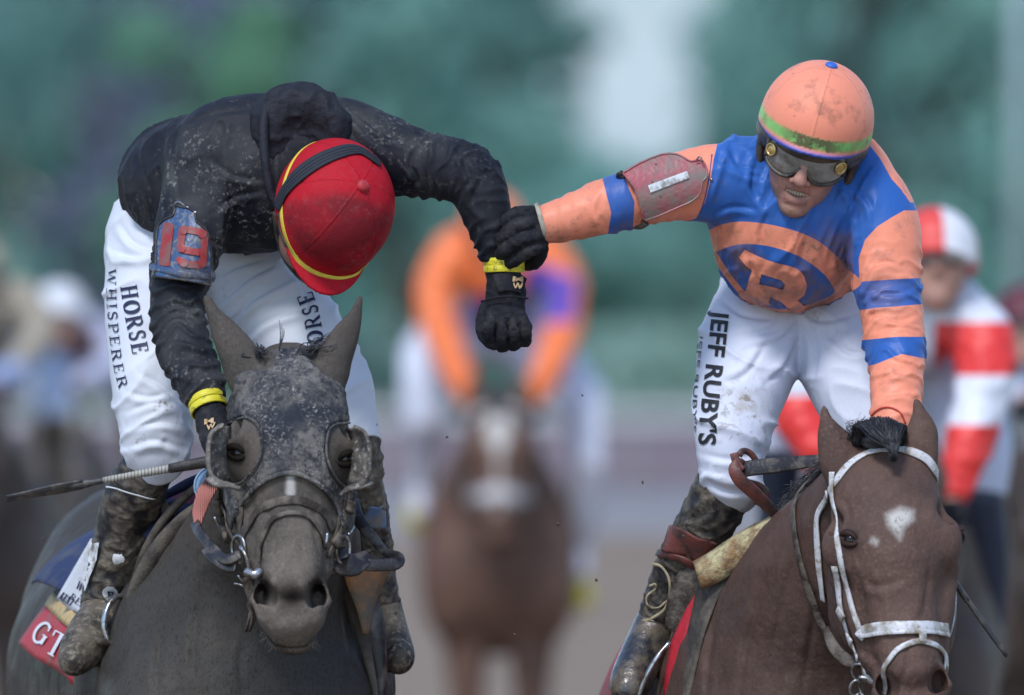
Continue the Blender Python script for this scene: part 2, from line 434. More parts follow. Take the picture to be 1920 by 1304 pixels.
def sans_text(mb, B, txt, base, size, bold=.02, up=1, off=1.2, m=0, gap=1.0):
    V, T = glyphs(txt, bold); f, L = path_map(base, up)
    x0 = min(v[0] for v in V); x1 = max(v[0] for v in V); h1 = .7
    V = [((v[0]-x0)/(x1-x0)*L, v[1]/h1*size) for v in V]
    V, T = cut_tris(V, T, 7)
    lay(mb, B, [f(a, b) for a, b in V], T, off, m, 7, 34)
def creases(V, N, lines, amp=5, w_=8):
    D = np.zeros(len(V)); fr = N[:, 2] > -.1
    for L in lines:
        c = crom([(*p, 0) for p in L], 6)[:, :2]; best = np.full(len(V), 1e9); sg = np.zeros(len(V)); tt = np.zeros(len(V))
        for i in range(len(c)-1):
            a = c[i]; ab = c[i+1]-a; q = np.clip(((V[:, 0]-a[0])*ab[0]+(V[:, 1]-a[1])*ab[1])/(ab@ab), 0, 1)
            dx = V[:, 0]-a[0]-q*ab[0]; dy = V[:, 1]-a[1]-q*ab[1]; d = np.hypot(dx, dy); m = d < best
            best[m] = d[m]; sg[m] = np.sign(ab[0]*dy-ab[1]*dx)[m]; tt[m] = ((i+q)/(len(c)-1))[m]
        s_ = best*np.where(sg == 0, 1, sg); fade = np.sin(math.pi*np.clip(tt, .04, .96))**.7
        D += fade*(-.8*np.exp(-(s_/(w_*.6))**2)+.9*np.exp(-((s_-w_*1.3)/w_)**2))
    return V+N*(D*amp*fr)[:, None]
# ---------------------------------------------------------------- procedural materials
def lin(c):
    """photo-like sRGB 0-255 -> linear"""
    return tuple(((x/255)/12.92 if x/255 <= .04045 else ((x/255+.055)/1.055)**2.4) for x in c)
class NT:
    def __init__(s, name):
        s.m = bpy.data.materials.new(name); s.m.use_nodes = True; s.t = s.m.node_tree; s.t.nodes.clear(); s.tc = None
        s.out = s.n('ShaderNodeOutputMaterial'); s.p = s.n('ShaderNodeBsdfPrincipled'); s.l(s.p.outputs[0], s.out.inputs[0])
    def n(s, t, **k):
        x = s.t.nodes.new(t)
        for a, b in k.items(): setattr(x, a, b)
        return x
    def l(s, a, b): s.t.links.new(a, b)
    def co(s, st=(1, 1, 1)):
        if s.tc is None: s.tc = s.n('ShaderNodeTexCoord')
        if tuple(st) == (1, 1, 1): return s.tc.outputs['Object']
        mp = s.n('ShaderNodeMapping'); mp.inputs['Scale'].default_value = st; s.l(s.tc.outputs['Object'], mp.inputs[0]); return mp.outputs[0]
    def rng(s, v, a, b, c=0., d=1.):
        r = s.n('ShaderNodeMapRange'); r.clamp = True; s.l(v, r.inputs[0])
        for i, x in enumerate((a, b, c, d)): r.inputs[i+1].default_value = x
        return r.outputs[0]
    def term(s, t):
        k_ = t[0]
        if k_ == 'A': a = s.n('ShaderNodeAttribute', attribute_name=t[1]); return s.rng(a.outputs['Fac'], t[2], t[3])
        if k_ == 'N':
            x = s.n('ShaderNodeTexNoise'); x.inputs['Scale'].default_value = t[1]; x.inputs['Detail'].default_value = t[4] if len(t) > 4 else 4
            x.inputs['Roughness'].default_value = .62
            s.l(s.co(t[5] if len(t) > 5 else (1, 1, 1)), x.inputs['Vector']); return s.rng(x.outputs[0], t[2], t[3])
        if k_ == 'V':
            x = s.n('ShaderNodeTexVoronoi'); x.inputs['Scale'].default_value = t[1]
            s.l(s.co(t[4] if len(t) > 4 else (1, 1, 1)), x.inputs['Vector']); return s.rng(x.outputs['Distance'], t[2], t[3])
        if k_ == 'Z': # world-ish normal direction
            g = s.n('ShaderNodeNewGeometry'); q = s.n('ShaderNodeSeparateXYZ'); s.l(g.outputs['Normal'], q.inputs[0]); return s.rng(q.outputs[t[1]], t[2], t[3])
        if k_ == 'W':
            x = s.n('ShaderNodeTexWave'); x.inputs['Scale'].default_value = t[1]; x.inputs['Distortion'].default_value = t[4]; x.inputs['Detail'].default_value = 2
            s.l(s.co(t[5] if len(t) > 5 else (1, 1, 1)), x.inputs['Vector']); return s.rng(x.outputs['Fac'], t[2], t[3])
    def mask(s, ts):
        v = None
        for t in ts:
            if t[0] == 'k': q = s.n('ShaderNodeMath', operation='MULTIPLY'); s.l(v, q.inputs[0]); q.inputs[1].default_value = t[1]; v = q.outputs[0]; continue
            x = s.term(t)
            if v is None: v = x
            else: q = s.n('ShaderNodeMath', operation='MULTIPLY'); s.l(v, q.inputs[0]); s.l(x, q.inputs[1]); v = q.outputs[0]
        return v
def M(name, base, rough=.6, layers=(), bump=(), spec=.5, metal=0, sheen=0, coat=0, alpha=1, trans=0, rl=()):
    """base colour, colour layers [(mask terms, colour)], bumps [(mask terms, strength, distance)], rl: roughness layers"""
    s = NT(name); p = s.p
    p.inputs['Roughness'].default_value = rough; p.inputs['Metallic'].default_value = metal
    p.inputs['Specular IOR Level'].default_value = spec
    p.inputs['Sheen Weight'].default_value = sheen; p.inputs['Coat Weight'].default_value = coat; p.inputs['Coat Roughness'].default_value = .15
    p.inputs['Alpha'].default_value = alpha; p.inputs['Transmission Weight'].default_value = trans
    c = s.n('ShaderNodeRGB'); c.outputs[0].default_value = (*base, 1); cur = c.outputs[0]
    for ts, col in layers:
        mx = s.n('ShaderNodeMix', data_type='RGBA'); mx.clamp_factor = True; s.l(s.mask(ts), mx.inputs[0]); s.l(cur, mx.inputs[6]); mx.inputs[7].default_value = (*col, 1); cur = mx.outputs[2]
    s.l(cur, p.inputs['Base Color'])
    if rl:
        v = s.n('ShaderNodeValue'); v.outputs[0].default_value = rough; cur = v.outputs[0]
        for ts, r_ in rl:
            mx = s.n('ShaderNodeMix'); s.l(s.mask(ts), mx.inputs[0]); s.l(cur, mx.inputs[2]); mx.inputs[3].default_value = r_; cur = mx.outputs[0]
        s.l(cur, p.inputs['Roughness'])
    last = None
    for ts, st, di in bump:
        b = s.n('ShaderNodeBump'); b.inputs['Strength'].default_value = st; b.inputs['Distance'].default_value = di; s.l(s.mask(ts), b.inputs['Height'])
        if last: s.l(last, b.inputs['Normal'])
        last = b.outputs[0]
    if last: s.l(last, p.inputs['Normal'])
    return s.m
MUD = (.16, .13, .10)
def coat(name, base, dusty, mud=.5, warm=None, spec=.25):
    L = []
    if warm: L.append(((('N', 3.5, .42, .62, 3),), warm))
    L += [((('N', 170, .42, .7, 3, (1, 1, .12)), ('N', 7, .4, .6, 3), ('k', .2)), tuple(x*2.2 for x in base)), ((('N', 4, .48, .62, 4), ('k', .5)), tuple(x*.5 for x in base)), ((('A', 'dust', 0, 1), ('N', 9, .3, .62, 5), ('k', .85)), dusty), ((('N', 14, .5, .7, 5), ('A', 'dust', .0, 1), ('k', .5)), dusty), ((('N', 160, .5, .72, 2), ('N', 6, .35, .65, 3), ('A', 'dust', -.05, 1), ('k', mud)), tuple(x*2.1 for x in dusty)),
         ((('A', 'mark', -1, 1), ('N', 260, .12, .48, 3, (1, 1, .4))), (.50, .48, .45)),
         ((('A', 'dark', 0, 1),), tuple(x*.35 for x in base))]
    return M(name, base, .6, L, [((('N', 420, .3, .7, 3, (1, 1, .3)),), .15, .001), ((('N', 12, .3, .7, 4),), .3, .01), ((('N', 60, .35, .7, 3, (1, 1, .25)),), .07, .003)], spec=spec, rl=[((('N', 5, .46, .6, 4),), .44), ((('A', 'dust', .2, 1), ('k', .8)), .75)])
m_h1 = coat('dark_bay_coat', (.0042, .0030, .0025), (.120, .094, .074), .5, (.0180, .0095, .0060), .07)
m_h2 = coat('bay_coat', (.036, .0135, .0090), (.095, .048, .034), .5, (.056, .020, .012))
m_hair = M('black_horse_hair', (.018, .018, .022), .42, [((('N', 60, .45, .7, 3), ('k', .7)), (.075, .078, .088))], spec=.5)
m_eye = M('horse_eye', (.006, .004, .004), .14, spec=.45)
m_nostril = M('nostril_skin', (.012, .010, .010), .6)
m_hood = M('muddy_hood_fabric', (.024, .028, .038), .85, [((('N', 14, .40, .60, 8),), (.15, .14, .13)), ((('N', 75, .46, .62, 6),), (.035, .038, .046)), ((('N', 190, .52, .66, 3), ('N', 11, .4, .6, 3)), (.30, .28, .26))],
           [((('N', 330, .3, .7, 3),), .5, .0012), ((('N', 40, .3, .7, 5),), .35, .003)], spec=.2)
m_leather = M('muddy_brown_leather', (.035, .025, .02), .6, [((('N', 35, .42, .6, 6),), (.13, .11, .09))], [((('N', 150, .3, .7, 4),), .5, .002)], spec=.35)
m_darkleather = M('dark_leather_strap', (.018, .015, .018), .4, [((('N', 30, .5, .64, 5),), (.10, .085, .072))], [((('N', 150, .3, .7, 4),), .4, .0015)], spec=.5)
m_redleather = M('red_brown_leather', (.16, .045, .035), .5, [((('N', 30, .42, .62, 5),), (.05, .03, .028))], [((('N', 120, .3, .7, 4),), .4, .0015)])
m_white_strap = M('white_rubber_strap', (.58, .58, .61), .5, [((('N', 26, .47, .62, 7),), (.22, .18, .13)), ((('N', 120, .55, .66, 3),), (.3, .26, .2))], [((('N', 90, .3, .7, 4),), .3, .0015)])
m_metal = M('bit_metal', (.42, .43, .45), .28, [((('N', 60, .45, .6, 5),), (.15, .13, .11))], metal=.85)
m_brass = M('brass', (.55, .4, .16), .35, metal=.8)
m_black_silk = M('black_silks', (.0085, .010, .017), .62, [((('A', 'mud', 0, 1), ('N', 9, .38, .64, 10), ('k', .72)), (.082, .082, .080)), ((('A', 'mud', 0, 1), ('N', 120, .54, .68, 4), ('N', 16, .42, .6, 4)), (.22, .215, .20))],
                 [((('N', 420, .3, .7, 2),), .2, .0008), ((('N', 16, .3, .7, 3, (1, 1, .6)),), .22, .006)], spec=.2)
m_hoodcloth = M('black_undershirt', (.012, .013, .020), .7, bump=[((('N', 30, .3, .7, 3),), .4, .006)], spec=.3)
m_breech = M('white_breeches', (.62, .65, .72), .62, [((('A', 'mud', 0, 1), ('N', 75, .58, .66, 3), ('N', 15, .45, .6, 4)), (.26, .22, .17)), ((('A', 'mud', 0, 1), ('N', 24, .5, .7, 6), ('k', .3)), (.42, .38, .33)), ((('N', 5, .5, .75, 3), ('k', .4)), (.5, .53, .62))],
             [((('N', 34, .3, .7, 3, (1, 1, .35)),), .16, .005), ((('N', 300, .3, .7, 2),), .12, .0008)], spec=.35)
m_breech2 = M('lilac_white_breeches', (.60, .63, .74), .6, [((('A', 'mud', 0, 1), ('N', 60, .52, .60, 4), ('N', 18, .38, .56, 4)), (.17, .125, .08)), ((('A', 'mud', 0, 1), ('N', 26, .5, .68, 6), ('k', .6)), (.33, .27, .2))],
             [((('N', 30, .3, .7, 3, (1, 1, .4)),), .18, .005), ((('N', 300, .3, .7, 2),), .12, .0008)], spec=.35)
m_boot = M('muddy_boot', (.014, .014, .018), .6, [((('A', 'mud', 0, 1), ('N', 18, .32, .5, 7)), (.175, .145, .108)), ((('A', 'mud', 0, 1), ('N', 110, .48, .66, 4)), (.27, .225, .17)), ((('N', 40, .46, .62, 6), ('k', .85)), (.12, .098, .074))],
           [((('A', 'mud', 0, 1), ('N', 70, .3, .7, 6)), .8, .006), ((('N', 20, .3, .7, 3),), .3, .006)], spec=.5, rl=[((('A', 'mud', 0, 1),), .9)])
m_shoe = M('wet_black_shoe', (.018, .018, .022), .3, [((('N', 20, .42, .58, 7),), (.12, .095, .07))], [((('N', 50, .3, .7, 4),), .45, .004)], spec=.6, coat=.3)
m_glove = M('black_knit_glove', (.010, .011, .016), .8, [((('N', 40, .5, .7, 6), ('k', .6)), (.055, .052, .05)), ((('V', 170, .15, .05), ('N', 30, .56, .62, 3), ('k', .6)), (.22, .2, .18))], [((('N', 480, .3, .7, 2),), .45, .001), ((('N', 45, .3, .7, 3),), .35, .003)], spec=.3)
m_yellow = M('yellow_wrist_tape', (.68, .60, .03), .5, [((('N', 70, .56, .68, 5),), (.2, .17, .05))], [((('N', 60, .3, .7, 3, (1, 1, 4)),), .4, .002)])
m_redcap = M('red_cap_cloth', (.46, .006, .018), .68, [((('A', 'mud', 0, 1), ('N', 11, .26, .55, 8), ('k', .9)), (.15, .010, .016)), ((('A', 'mud', 0, 1), ('N', 85, .50, .72, 5), ('N', 9, .35, .6, 3), ('k', .7)), (.24, .09, .085))],
             [((('A', 'seam', 0, 1),), .6, .003), ((('N', 380, .3, .7, 2),), .25, .001), ((('N', 30, .3, .7, 3),), .15, .004)], spec=.2)
m_red = M('red_cloth', (.42, .012, .022), .6, [((('N', 40, .55, .7, 5),), (.22, .02, .02))], [((('N', 380, .3, .7, 2),), .2, .001)], sheen=.15)
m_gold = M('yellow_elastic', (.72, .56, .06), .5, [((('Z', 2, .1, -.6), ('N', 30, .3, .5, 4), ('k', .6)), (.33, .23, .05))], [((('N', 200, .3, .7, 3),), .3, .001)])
m_strapcloth = M('black_goggle_elastic', (.022, .026, .036), .75, bump=[((('N', 60, .3, .7, 3),), .3, .002)], spec=.3)
ORG = (.82, .275, .17); BLU = (.030, .115, .40)
m_silk2 = M('blue_and_orange_silks', BLU, .42, [((('A', 'orange', -.6, .6),), ORG), ((('A', 'mud', 0, 1), ('N', 9, .36, .6, 6), ('k', .8)), (.21, .115, .09)), ((('A', 'mud', 0, 1), ('N', 100, .55, .68, 4), ('k', .8)), (.14, .12, .08)), ((('N', 30, .58, .72, 5), ('k', .35)), (.10, .10, .11))],
            [((('N', 20, .3, .7, 3, (1, 1, .5)),), .22, .006), ((('N', 420, .3, .7, 2),), .15, .0008)], spec=.22)
m_orgcap = M('orange_cap_cloth', (.80, .26, .16), .55, [((('A', 'green', -.004, .004),), (.22, .52, .14)), ((('A', 'blue', -.004, .004),), (.03, .08, .4)), ((('N', 22, .54, .70, 7), ('k', .8)), (.30, .115, .07)), ((('A', 'mud', 0, 1), ('N', 55, .40, .52, 7), ('k', .9)), (.10, .085, .045)), ((('V', 38, .16, .05), ('N', 12, .5, .56, 3)), (.16, .07, .04))],
             [((('A', 'seam', 0, 1),), .5, .003), ((('N', 380, .3, .7, 2),), .2, .001)], spec=.4, sheen=.1)
m_skin = M('muddy_skin', (.46, .22, .165), .55, [((('N', 30, .42, .62, 7), ('k', .5)), (.30, .20, .15)), ((('A', 'lip', 0, 1), ('k', .6)), (.26, .085, .08)), ((('A', 'mud', 0, 1), ('N', 40, .42, .60, 6), ('k', .6)), (.16, .12, .09))], [((('N', 260, .3, .7, 4),), .3, .0012), ((('N', 60, .3, .7, 4),), .3, .002)], spec=.4)
m_innerbody = M('body_skin', (.34, .17, .125), .5, bump=[((('N', 260, .3, .7, 4),), .3, .0012)])
m_teeth = M('teeth', (.42, .36, .30), .35)
m_lip = M('lips', (.27, .10, .085), .45, bump=[((('N', 200, .3, .7, 3),), .3, .001)])
m_mouth = M('mouth_inside', (.03, .01, .01), .6)
m_gframe = M('goggle_frame', (.018, .018, .02), .45, [((('N', 45, .45, .6, 6),), (.09, .075, .055))], [((('N', 90, .3, .7, 4),), .3, .002)])
m_lens = M('muddy_goggle_lens', (.30, .30, .30), .07, [((('N', 24, .44, .64, 8),), (.15, .125, .095))], [((('N', 120, .4, .7, 3),), .08, .001)], spec=.7, metal=.5, coat=.5, rl=[((('N', 34, .40, .56, 8),), .55)])
m_helmband = M('helmet_leather_band', (.03, .022, .018), .5, [((('N', 30, .42, .6, 6), ('k', .8)), (.10, .075, .055))], [((('N', 120, .3, .7, 4),), .35, .002)])
m_plate = M('blue_number_plate', (.03, .075, .18), .4, [((('N', 16, .44, .64, 7), ('k', .75)), (.12, .10, .09)), ((('N', 110, .5, .62, 4), ('k', .8)), (.2, .19, .18))], [((('N', 60, .3, .7, 5),), .3, .002)], coat=.2)
m_platered = M('red_numeral', (.30, .022, .022), .5, [((('N', 35, .45, .62, 7), ('k', .85)), (.15, .10, .09))], [((('N', 60, .3, .7, 5),), .4, .002)])
m_pinkplate = M('pink_number_plate', (.36, .085, .10), .4, [((('N', 18, .42, .60, 8),), (.20, .165, .14)), ((('V', 60, .2, .08), ('N', 22, .45, .55, 4)), (.045, .035, .03))], [((('N', 60, .3, .7, 5),), .35, .002)], coat=.2)
m_whiteplate = M('white_label', (.62, .64, .66), .5, [((('N', 40, .5, .64, 6),), (.22, .2, .18))])
m_navy_ink = M('navy_lettering', (.012, .016, .06), .6)
m_black_ink = M('black_lettering', (.012, .012, .015), .6)
m_gold_ink = M('gold_lettering', (.50, .33, .17), .5)
m_tan_ink = M('cream_stitching', (.45, .38, .24), .6, [((('N', 50, .5, .6, 4),), (.15, .12, .08))])
m_whip = M('crop_shaft', (.035, .035, .038), .5, [((('N', 40, .45, .6, 5),), (.10, .085, .07))], [((('N', 200, .3, .7, 3),), .4, .001)])
m_whipgrip = M('crop_grip', (.025, .022, .022), .55, [((('N', 50, .5, .65, 5),), (.07, .06, .05))], [((('N', 200, .3, .7, 3),), .4, .002)])
m_whipband = M('pale_crop_binding', (.36, .35, .31), .6, [((('W', 55, .82, .95, 0, (1, 0, .1)),), (.05, .045, .04)), ((('N', 50, .5, .65, 5), ('k', .6)), (.18, .16, .13))])
m_saddlecloth = M('navy_saddlecloth', (.014, .026, .085), .7, [((('N', 14, .5, .68, 6), ('k', .6)), (.09, .085, .09))], [((('N', 30, .3, .7, 3),), .35, .004)])
m_pink = M('pink_cloth', (.62, .10, .16), .55, [((('N', 9, .48, .58, 3),), (.04, .03, .10))], [((('N', 24, .3, .7, 3),), .3, .005)])
m_ltblue = M('pale_blue_leather', (.20, .36, .56), .5, [((('N', 220, .45, .62, 2), ('k', .6)), (.32, .43, .56)), ((('N', 20, .55, .7, 5),), (.2, .19, .17))], [((('N', 300, .3, .7, 3),), .3, .001)])
m_salmon = M('ribbed_salmon_rubber', (.42, .15, .125), .65, [((('N', 20, .48, .64, 6),), (.17, .12, .095))], [((('W', 90, 0, 1, .5, (1, 0, .35)),), .6, .002)])
m_redcloth = M('red_saddlecloth', (.40, .016, .03), .6, [((('N', 12, .52, .66, 5), ('k', .8)), (.17, .10, .08))], [((('N', 20, .3, .7, 3),), .35, .006)], spec=.4)
m_goldtrim = M('gold_trim', (.52, .36, .15), .6, [((('N', 60, .5, .66, 5),), (.3, .2, .08))])
m_whitecloth = M('white_cloth_panel', (.60, .62, .68), .6, [((('N', 24, .5, .68, 6),), (.42, .38, .32))], [((('N', 40, .3, .7, 3),), .3, .003)])
m_pad = M('muddy_saddle_pad', (.045, .038, .032), .75, [((('N', 20, .42, .6, 7),), (.115, .095, .075))], [((('N', 60, .3, .7, 5),), .5, .004)])
m_tanpad = M('yellowed_fleece_pad', (.50, .44, .25), .8, [((('N', 16, .44, .58, 7),), (.24, .13, .055)), ((('N', 60, .5, .66, 5), ('k', .7)), (.12, .08, .05))], [((('N', 140, .3, .7, 5),), .6, .004)])
m_orangeleather = M('orange_tan_leather', (.33, .15, .06), .6, [((('N', 16, .40, .58, 7),), (.13, .105, .08))], [((('N', 90, .3, .7, 5),), .5, .003)])
m_watch = M('pale_watch_strap', (.34, .31, .25), .6, [((('N', 60, .45, .6, 5),), (.12, .11, .09))])
m_bluetape = M('dusty_blue_tape', (.10, .17, .30), .6, [((('N', 26, .42, .58, 7),), (.20, .18, .15))], [((('N', 60, .3, .7, 5),), .4, .003)])

m_cup = M('mud_caked_cup', (.06, .052, .044), .8, [((('N', 26, .42, .6, 7),), (.17, .15, .13)), ((('N', 120, .54, .66, 3),), (.3, .27, .24))], [((('N', 70, .3, .7, 5),), .5, .003)])

m_shoe1 = M('mud_coated_shoe', (.016, .015, .015), .6, [((('N', 16, .36, .56, 7),), (.10, .082, .062)), ((('N', 90, .5, .66, 4),), (.2, .17, .13))], [((('N', 50, .3, .7, 5),), .5, .004)], spec=.35)
# ---------------------------------------------------------------- setting
def struct(name, V, F, m): 
    o = mk(name, V, F, m, None, world=True, smooth=False); tag(o, kind='structure'); return o
m_track = M('sandy_track', (.27, .20, .145), .95, [((('N', .35, .4, .65, 5), ('k', .8)), (.21, .155, .115)), ((('N', 4, .5, .7, 6), ('k', .7)), (.13, .10, .085))], [((('N', 6, .3, .7, 6),), .8, .05)])
m_turf = M('turf', (.10, .15, .07), .9, [((('N', .5, .4, .65, 5), ('k', .8)), (.14, .17, .09))], [((('N', 20, .3, .7, 5),), .8, .04)])
S_ = 1500
struct('ground', [(-S_, -60, -.02), (S_, -60, -.02), (S_, 2*S_, -.02), (-S_, 2*S_, -.02)], [(0, 1, 2, 3)], m_turf)
struct('track', [(-60, -50, 0), (60, -50, 0), (60, 127, 0), (-60, 127, 0)], [(0, 1, 2, 3)], m_track)
def wbox(mb, x0, x1, y0, y1, z0, z1, m=0):
    mb.add([(x0, y0, z0), (x1, y0, z0), (x1, y1, z0), (x0, y1, z0), (x0, y0, z1), (x1, y0, z1), (x1, y1, z1), (x0, y1, z1)],
           [(0, 3, 2, 1), (4, 5, 6, 7), (0, 1, 5, 4), (1, 2, 6, 5), (2, 3, 7, 6), (3, 0, 4, 7)], m)
m_wall = M('mauve_brick_wall', (.27, .215, .255), .9, [((('N', .8, .4, .6, 4),), (.22, .18, .22)), ((('N', 20, .4, .6, 4), ('k', .5)), (.25, .18, .22))], [((('N', 30, .3, .7, 4),), .5, .01)])
m_cope = M('pale_coping', (.36, .38, .38), .8, bump=[((('N', 20, .3, .7, 4),), .4, .01)])
struct('wet_strip', [(-60, 100, .004), (60, 100, .004), (60, 126, .004), (-60, 126, .004)], [(0, 1, 2, 3)], M('pale_wet_track', (.27, .275, .30), .7, [((('N', 1.2, .4, .65, 5), ('k', .6)), (.23, .225, .24))], [((('N', 9, .3, .7, 4),), .3, .01)]))  # pale strip: reflection off the wet track put into its colour
wl = thing('boundary_wall', (0, 130.4, 0), 'long low mauve brick wall along the far side of the track', 'wall', world=True)
mb = MB(); wbox(mb, -45, 45, 130.4, 130.8, 0, 1.0); mb.build('wall_face', m_wall, wl, False, world=True)
mb = MB(); wbox(mb, -45, 45, 130.3, 130.9, 1.0, 1.12); mb.build('coping', m_cope, wl, False, world=True)
# running rail in front of the wall
m_rail = M('white_rail_paint', (.62, .63, .62), .5, [((('N', 3, .5, .7, 4),), (.4, .4, .38))])
rl_ = thing('running_rail', (0, 126, 0), 'white plastic running rail on slanting posts beside the track', 'rail', world=True)
mb = MB()
mb.tube([(-40, 126, 1.0), (40, 126, 1.0)], .05, 8, 1); mb.build('rail', m_rail, rl_, world=True)
for i in range(14):
    mb = MB(); x = -19.5+i*3; mb.tube([(x, 126.6, 0), (x, 126.25, .7), (x, 126, .97)], .035, 6, 2); mb.build('post', m_rail, rl_, world=True)
# trees: tapered trunk with limbs, crown of many leaf clumps
m_bark = M('tree_bark', (.10, .085, .07), .9, [((('N', 12, .4, .6, 4),), (.06, .05, .04))], [((('N', 25, .3, .7, 4),), .8, .02)])
def leafmat(n, a, b, c):
    m = M(n, a, .65, [((('N', 1.1, .42, .58, 3),), b), ((('N', 7, .5, .62, 3), ('k', .7)), c)], spec=.3)
    t = m.node_tree; p = next(x for x in t.nodes if x.type == 'BSDF_PRINCIPLED'); o = next(x for x in t.nodes if x.type == 'OUTPUT_MATERIAL')
    tr = t.nodes.new('ShaderNodeBsdfTranslucent'); ad = t.nodes.new('ShaderNodeAddShader'); src = p.inputs['Base Color'].links[0].from_socket
    t.links.new(src, tr.inputs[0]); t.links.new(p.outputs[0], ad.inputs[0]); t.links.new(tr.outputs[0], ad.inputs[1]); t.links.new(ad.outputs[0], o.inputs[0])
    return m
LM = [leafmat('teal_green_leaves', (.145, .26, .225), (.125, .23, .205), (.165, .29, .25)), leafmat('dark_green_leaves', (.125, .23, .21), (.11, .205, .19), (.145, .26, .23)), leafmat('grey_purple_leaves', (.14, .14, .22), (.10, .12, .17), (.18, .17, .25)), leafmat('fresh_green_leaves', (.11, .22, .14), (.09, .19, .12), (.13, .25, .16))]
def tree(x, y, h, rx, label, lm, n=2600, seed=0, low=.1, ls=.30):
    rs = np.random.RandomState(seed+7); rp = random.Random(seed)
    t = thing('tree', (x, y, 0), label, 'tree', 'trees behind the track', world=True)
    mb = MB(); top = h*.8
    mb.tube([(x, y, -.1, .24), (x+.1*rp.uniform(-1, 1), y, h*.3, .18), (x+.3*rp.uniform(-1, 1), y, top, .06)], .2, 9, 5)
    cl = []
    for i in range(9):
        a = rp.uniform(0, 6.28); z0 = h*rp.uniform(.18, .6); r = rx*rp.uniform(.45, .8); e = (x+r*math.cos(a), y+r*math.sin(a), min(h*.95, z0+h*rp.uniform(.1, .35)))
        mb.tube([(x, y, z0, .10), ((x+e[0])/2, (y+e[1])/2, z0+(e[2]-z0)*.35, .07), (*e, .025)], .06, 6, 4); cl.append(e)
    mb.build('trunk', m_bark, t, world=True)
    K_ = 26; cs = []
    for i in range(K_):
        a = rs.uniform(0, 6.28); zz = rs.uniform(low, .93); rr = rx*math.sqrt(max(.08, 1-abs(zz-.5)**2*2.6))*rs.uniform(.25, .85)
        cs.append((x+rr*math.cos(a), y+rr*math.sin(a)*.8, h*zz, rx*rs.uniform(.26, .42)))
    V = []; 
    m = n//K_
    for c in cs:
        d = rs.normal(size=(m, 3)); d /= np.linalg.norm(d, axis=1)[:, None]; r = c[3]*rs.uniform(.35, 1, (m, 1))**.6
        P = np.array(c[:3])+d*r*np.array((1, 1, .8)); u = rs.normal(size=(m, 3)); u /= np.linalg.norm(u, axis=1)[:, None]
        v = np.cross(u, rs.normal(size=(m, 3))); v /= np.linalg.norm(v, axis=1)[:, None]; s_ = ls*rs.uniform(.6, 1.2, (m, 1))
        V.append(np.stack([P-u*s_*.5, P+v*s_*.32, P+u*s_*.5, P-v*s_*.32], 1).reshape(-1, 3))
    V = np.vstack(V); F = np.arange(len(V)).reshape(-1, 4)
    mk('crown', V, F, lm, t, world=True)
TX = lambda px, d: at(px, 652, d)[0]
trees = [(-130, 152, 10.5, 2.6, 'teal-green tree whose crown fills the left edge above the wall', 0), (170, 160, 10, 2.4, 'deep green tree standing behind the white-helmeted rider', 1),
 (330, 153, 12.5, 2.3, 'tall grey-purple leaved tree at the upper left', 2), (560, 158, 11.5, 2.4, 'dark tree behind the back of the jockey in black', 1),
 (420, 150, 7.0, 1.7, 'shorter fresh green tree between two darker crowns on the left', 3), (760, 152, 10.5, 2.2, 'mid green tree between the two leading jockeys, left of centre', 0),
 (900, 159, 10, 2.0, 'dark teal tree above the orange-clad rider in the pack', 1), (1180, 166, 4.4, 2.2, 'low rounded tree under the bright gap of sky', 0),
 (1470, 156, 10.8, 1.7, 'tall narrow tree just right of the bright gap of sky', 1), (1620, 151, 11, 2.3, 'deep green tree behind the orange helmet', 0),
 (1800, 157, 11, 2.2, 'dark green tree above the red and white cap', 1), (2040, 153, 11, 2.3, 'green tree at the right edge of the picture', 0)]
for i, (px, d, h, rx, lb, k_) in enumerate(trees): tree(TX(px, d), d-DIST, h, rx, lb, LM[k_], 3400, i*3+1)
# hedge in front of the trees and a far wood
def leafmass(name, x0, x1, y0, y1, z0, z1, n, s, m, seed, label, cat, fn=None):
    rs = np.random.RandomState(seed); P = rs.uniform((x0, y0, z0), (x1, y1, z1), (n, 3))
    if fn is not None: P = P[fn(P)]
    n = len(P); u = rs.normal(size=(n, 3)); u /= np.linalg.norm(u, axis=1)[:, None]; v = np.cross(u, rs.normal(size=(n, 3))); v /= np.linalg.norm(v, axis=1)[:, None]; q = s*rs.uniform(.6, 1.3, (n, 1))
    V = np.stack([P-u*q*.5, P+v*q*.35, P+u*q*.5, P-v*q*.35], 1).reshape(-1, 3)
    o = mk(name, V, np.arange(len(V)).reshape(-1, 4), m, None, world=True); return tag(o, label, cat)
leafmass('hedge', -40, 40, 132, 134, 0, 2.1, 40000, .32, leafmat('pale_hedge_leaves', (.24, .33, .29), (.20, .28, .26), (.28, .38, .33)), 5, 'trimmed pale green hedge directly behind the mauve wall', 'hedge')
wood = leafmass('far_wood', -75, 75, 160, 175, 0, 10.5, 64000, .82, leafmat('far_wood_leaves', (.135, .26, .23), (.12, .235, .21), (.15, .285, .25)), 6, 'distant mass of dark green woodland closing the view', 'wood',
    lambda P: (P[:, 2] < 9.5) & ~((((P[:, 0]-1.95)/1.5)**2+((P[:, 2]-6.5)/1.8)**2 < 1) | (((P[:, 0]-2.7)/1.9)**2+((P[:, 2]-8.2)/1.9)**2 < 1)))
wood['kind'] = 'stuff'
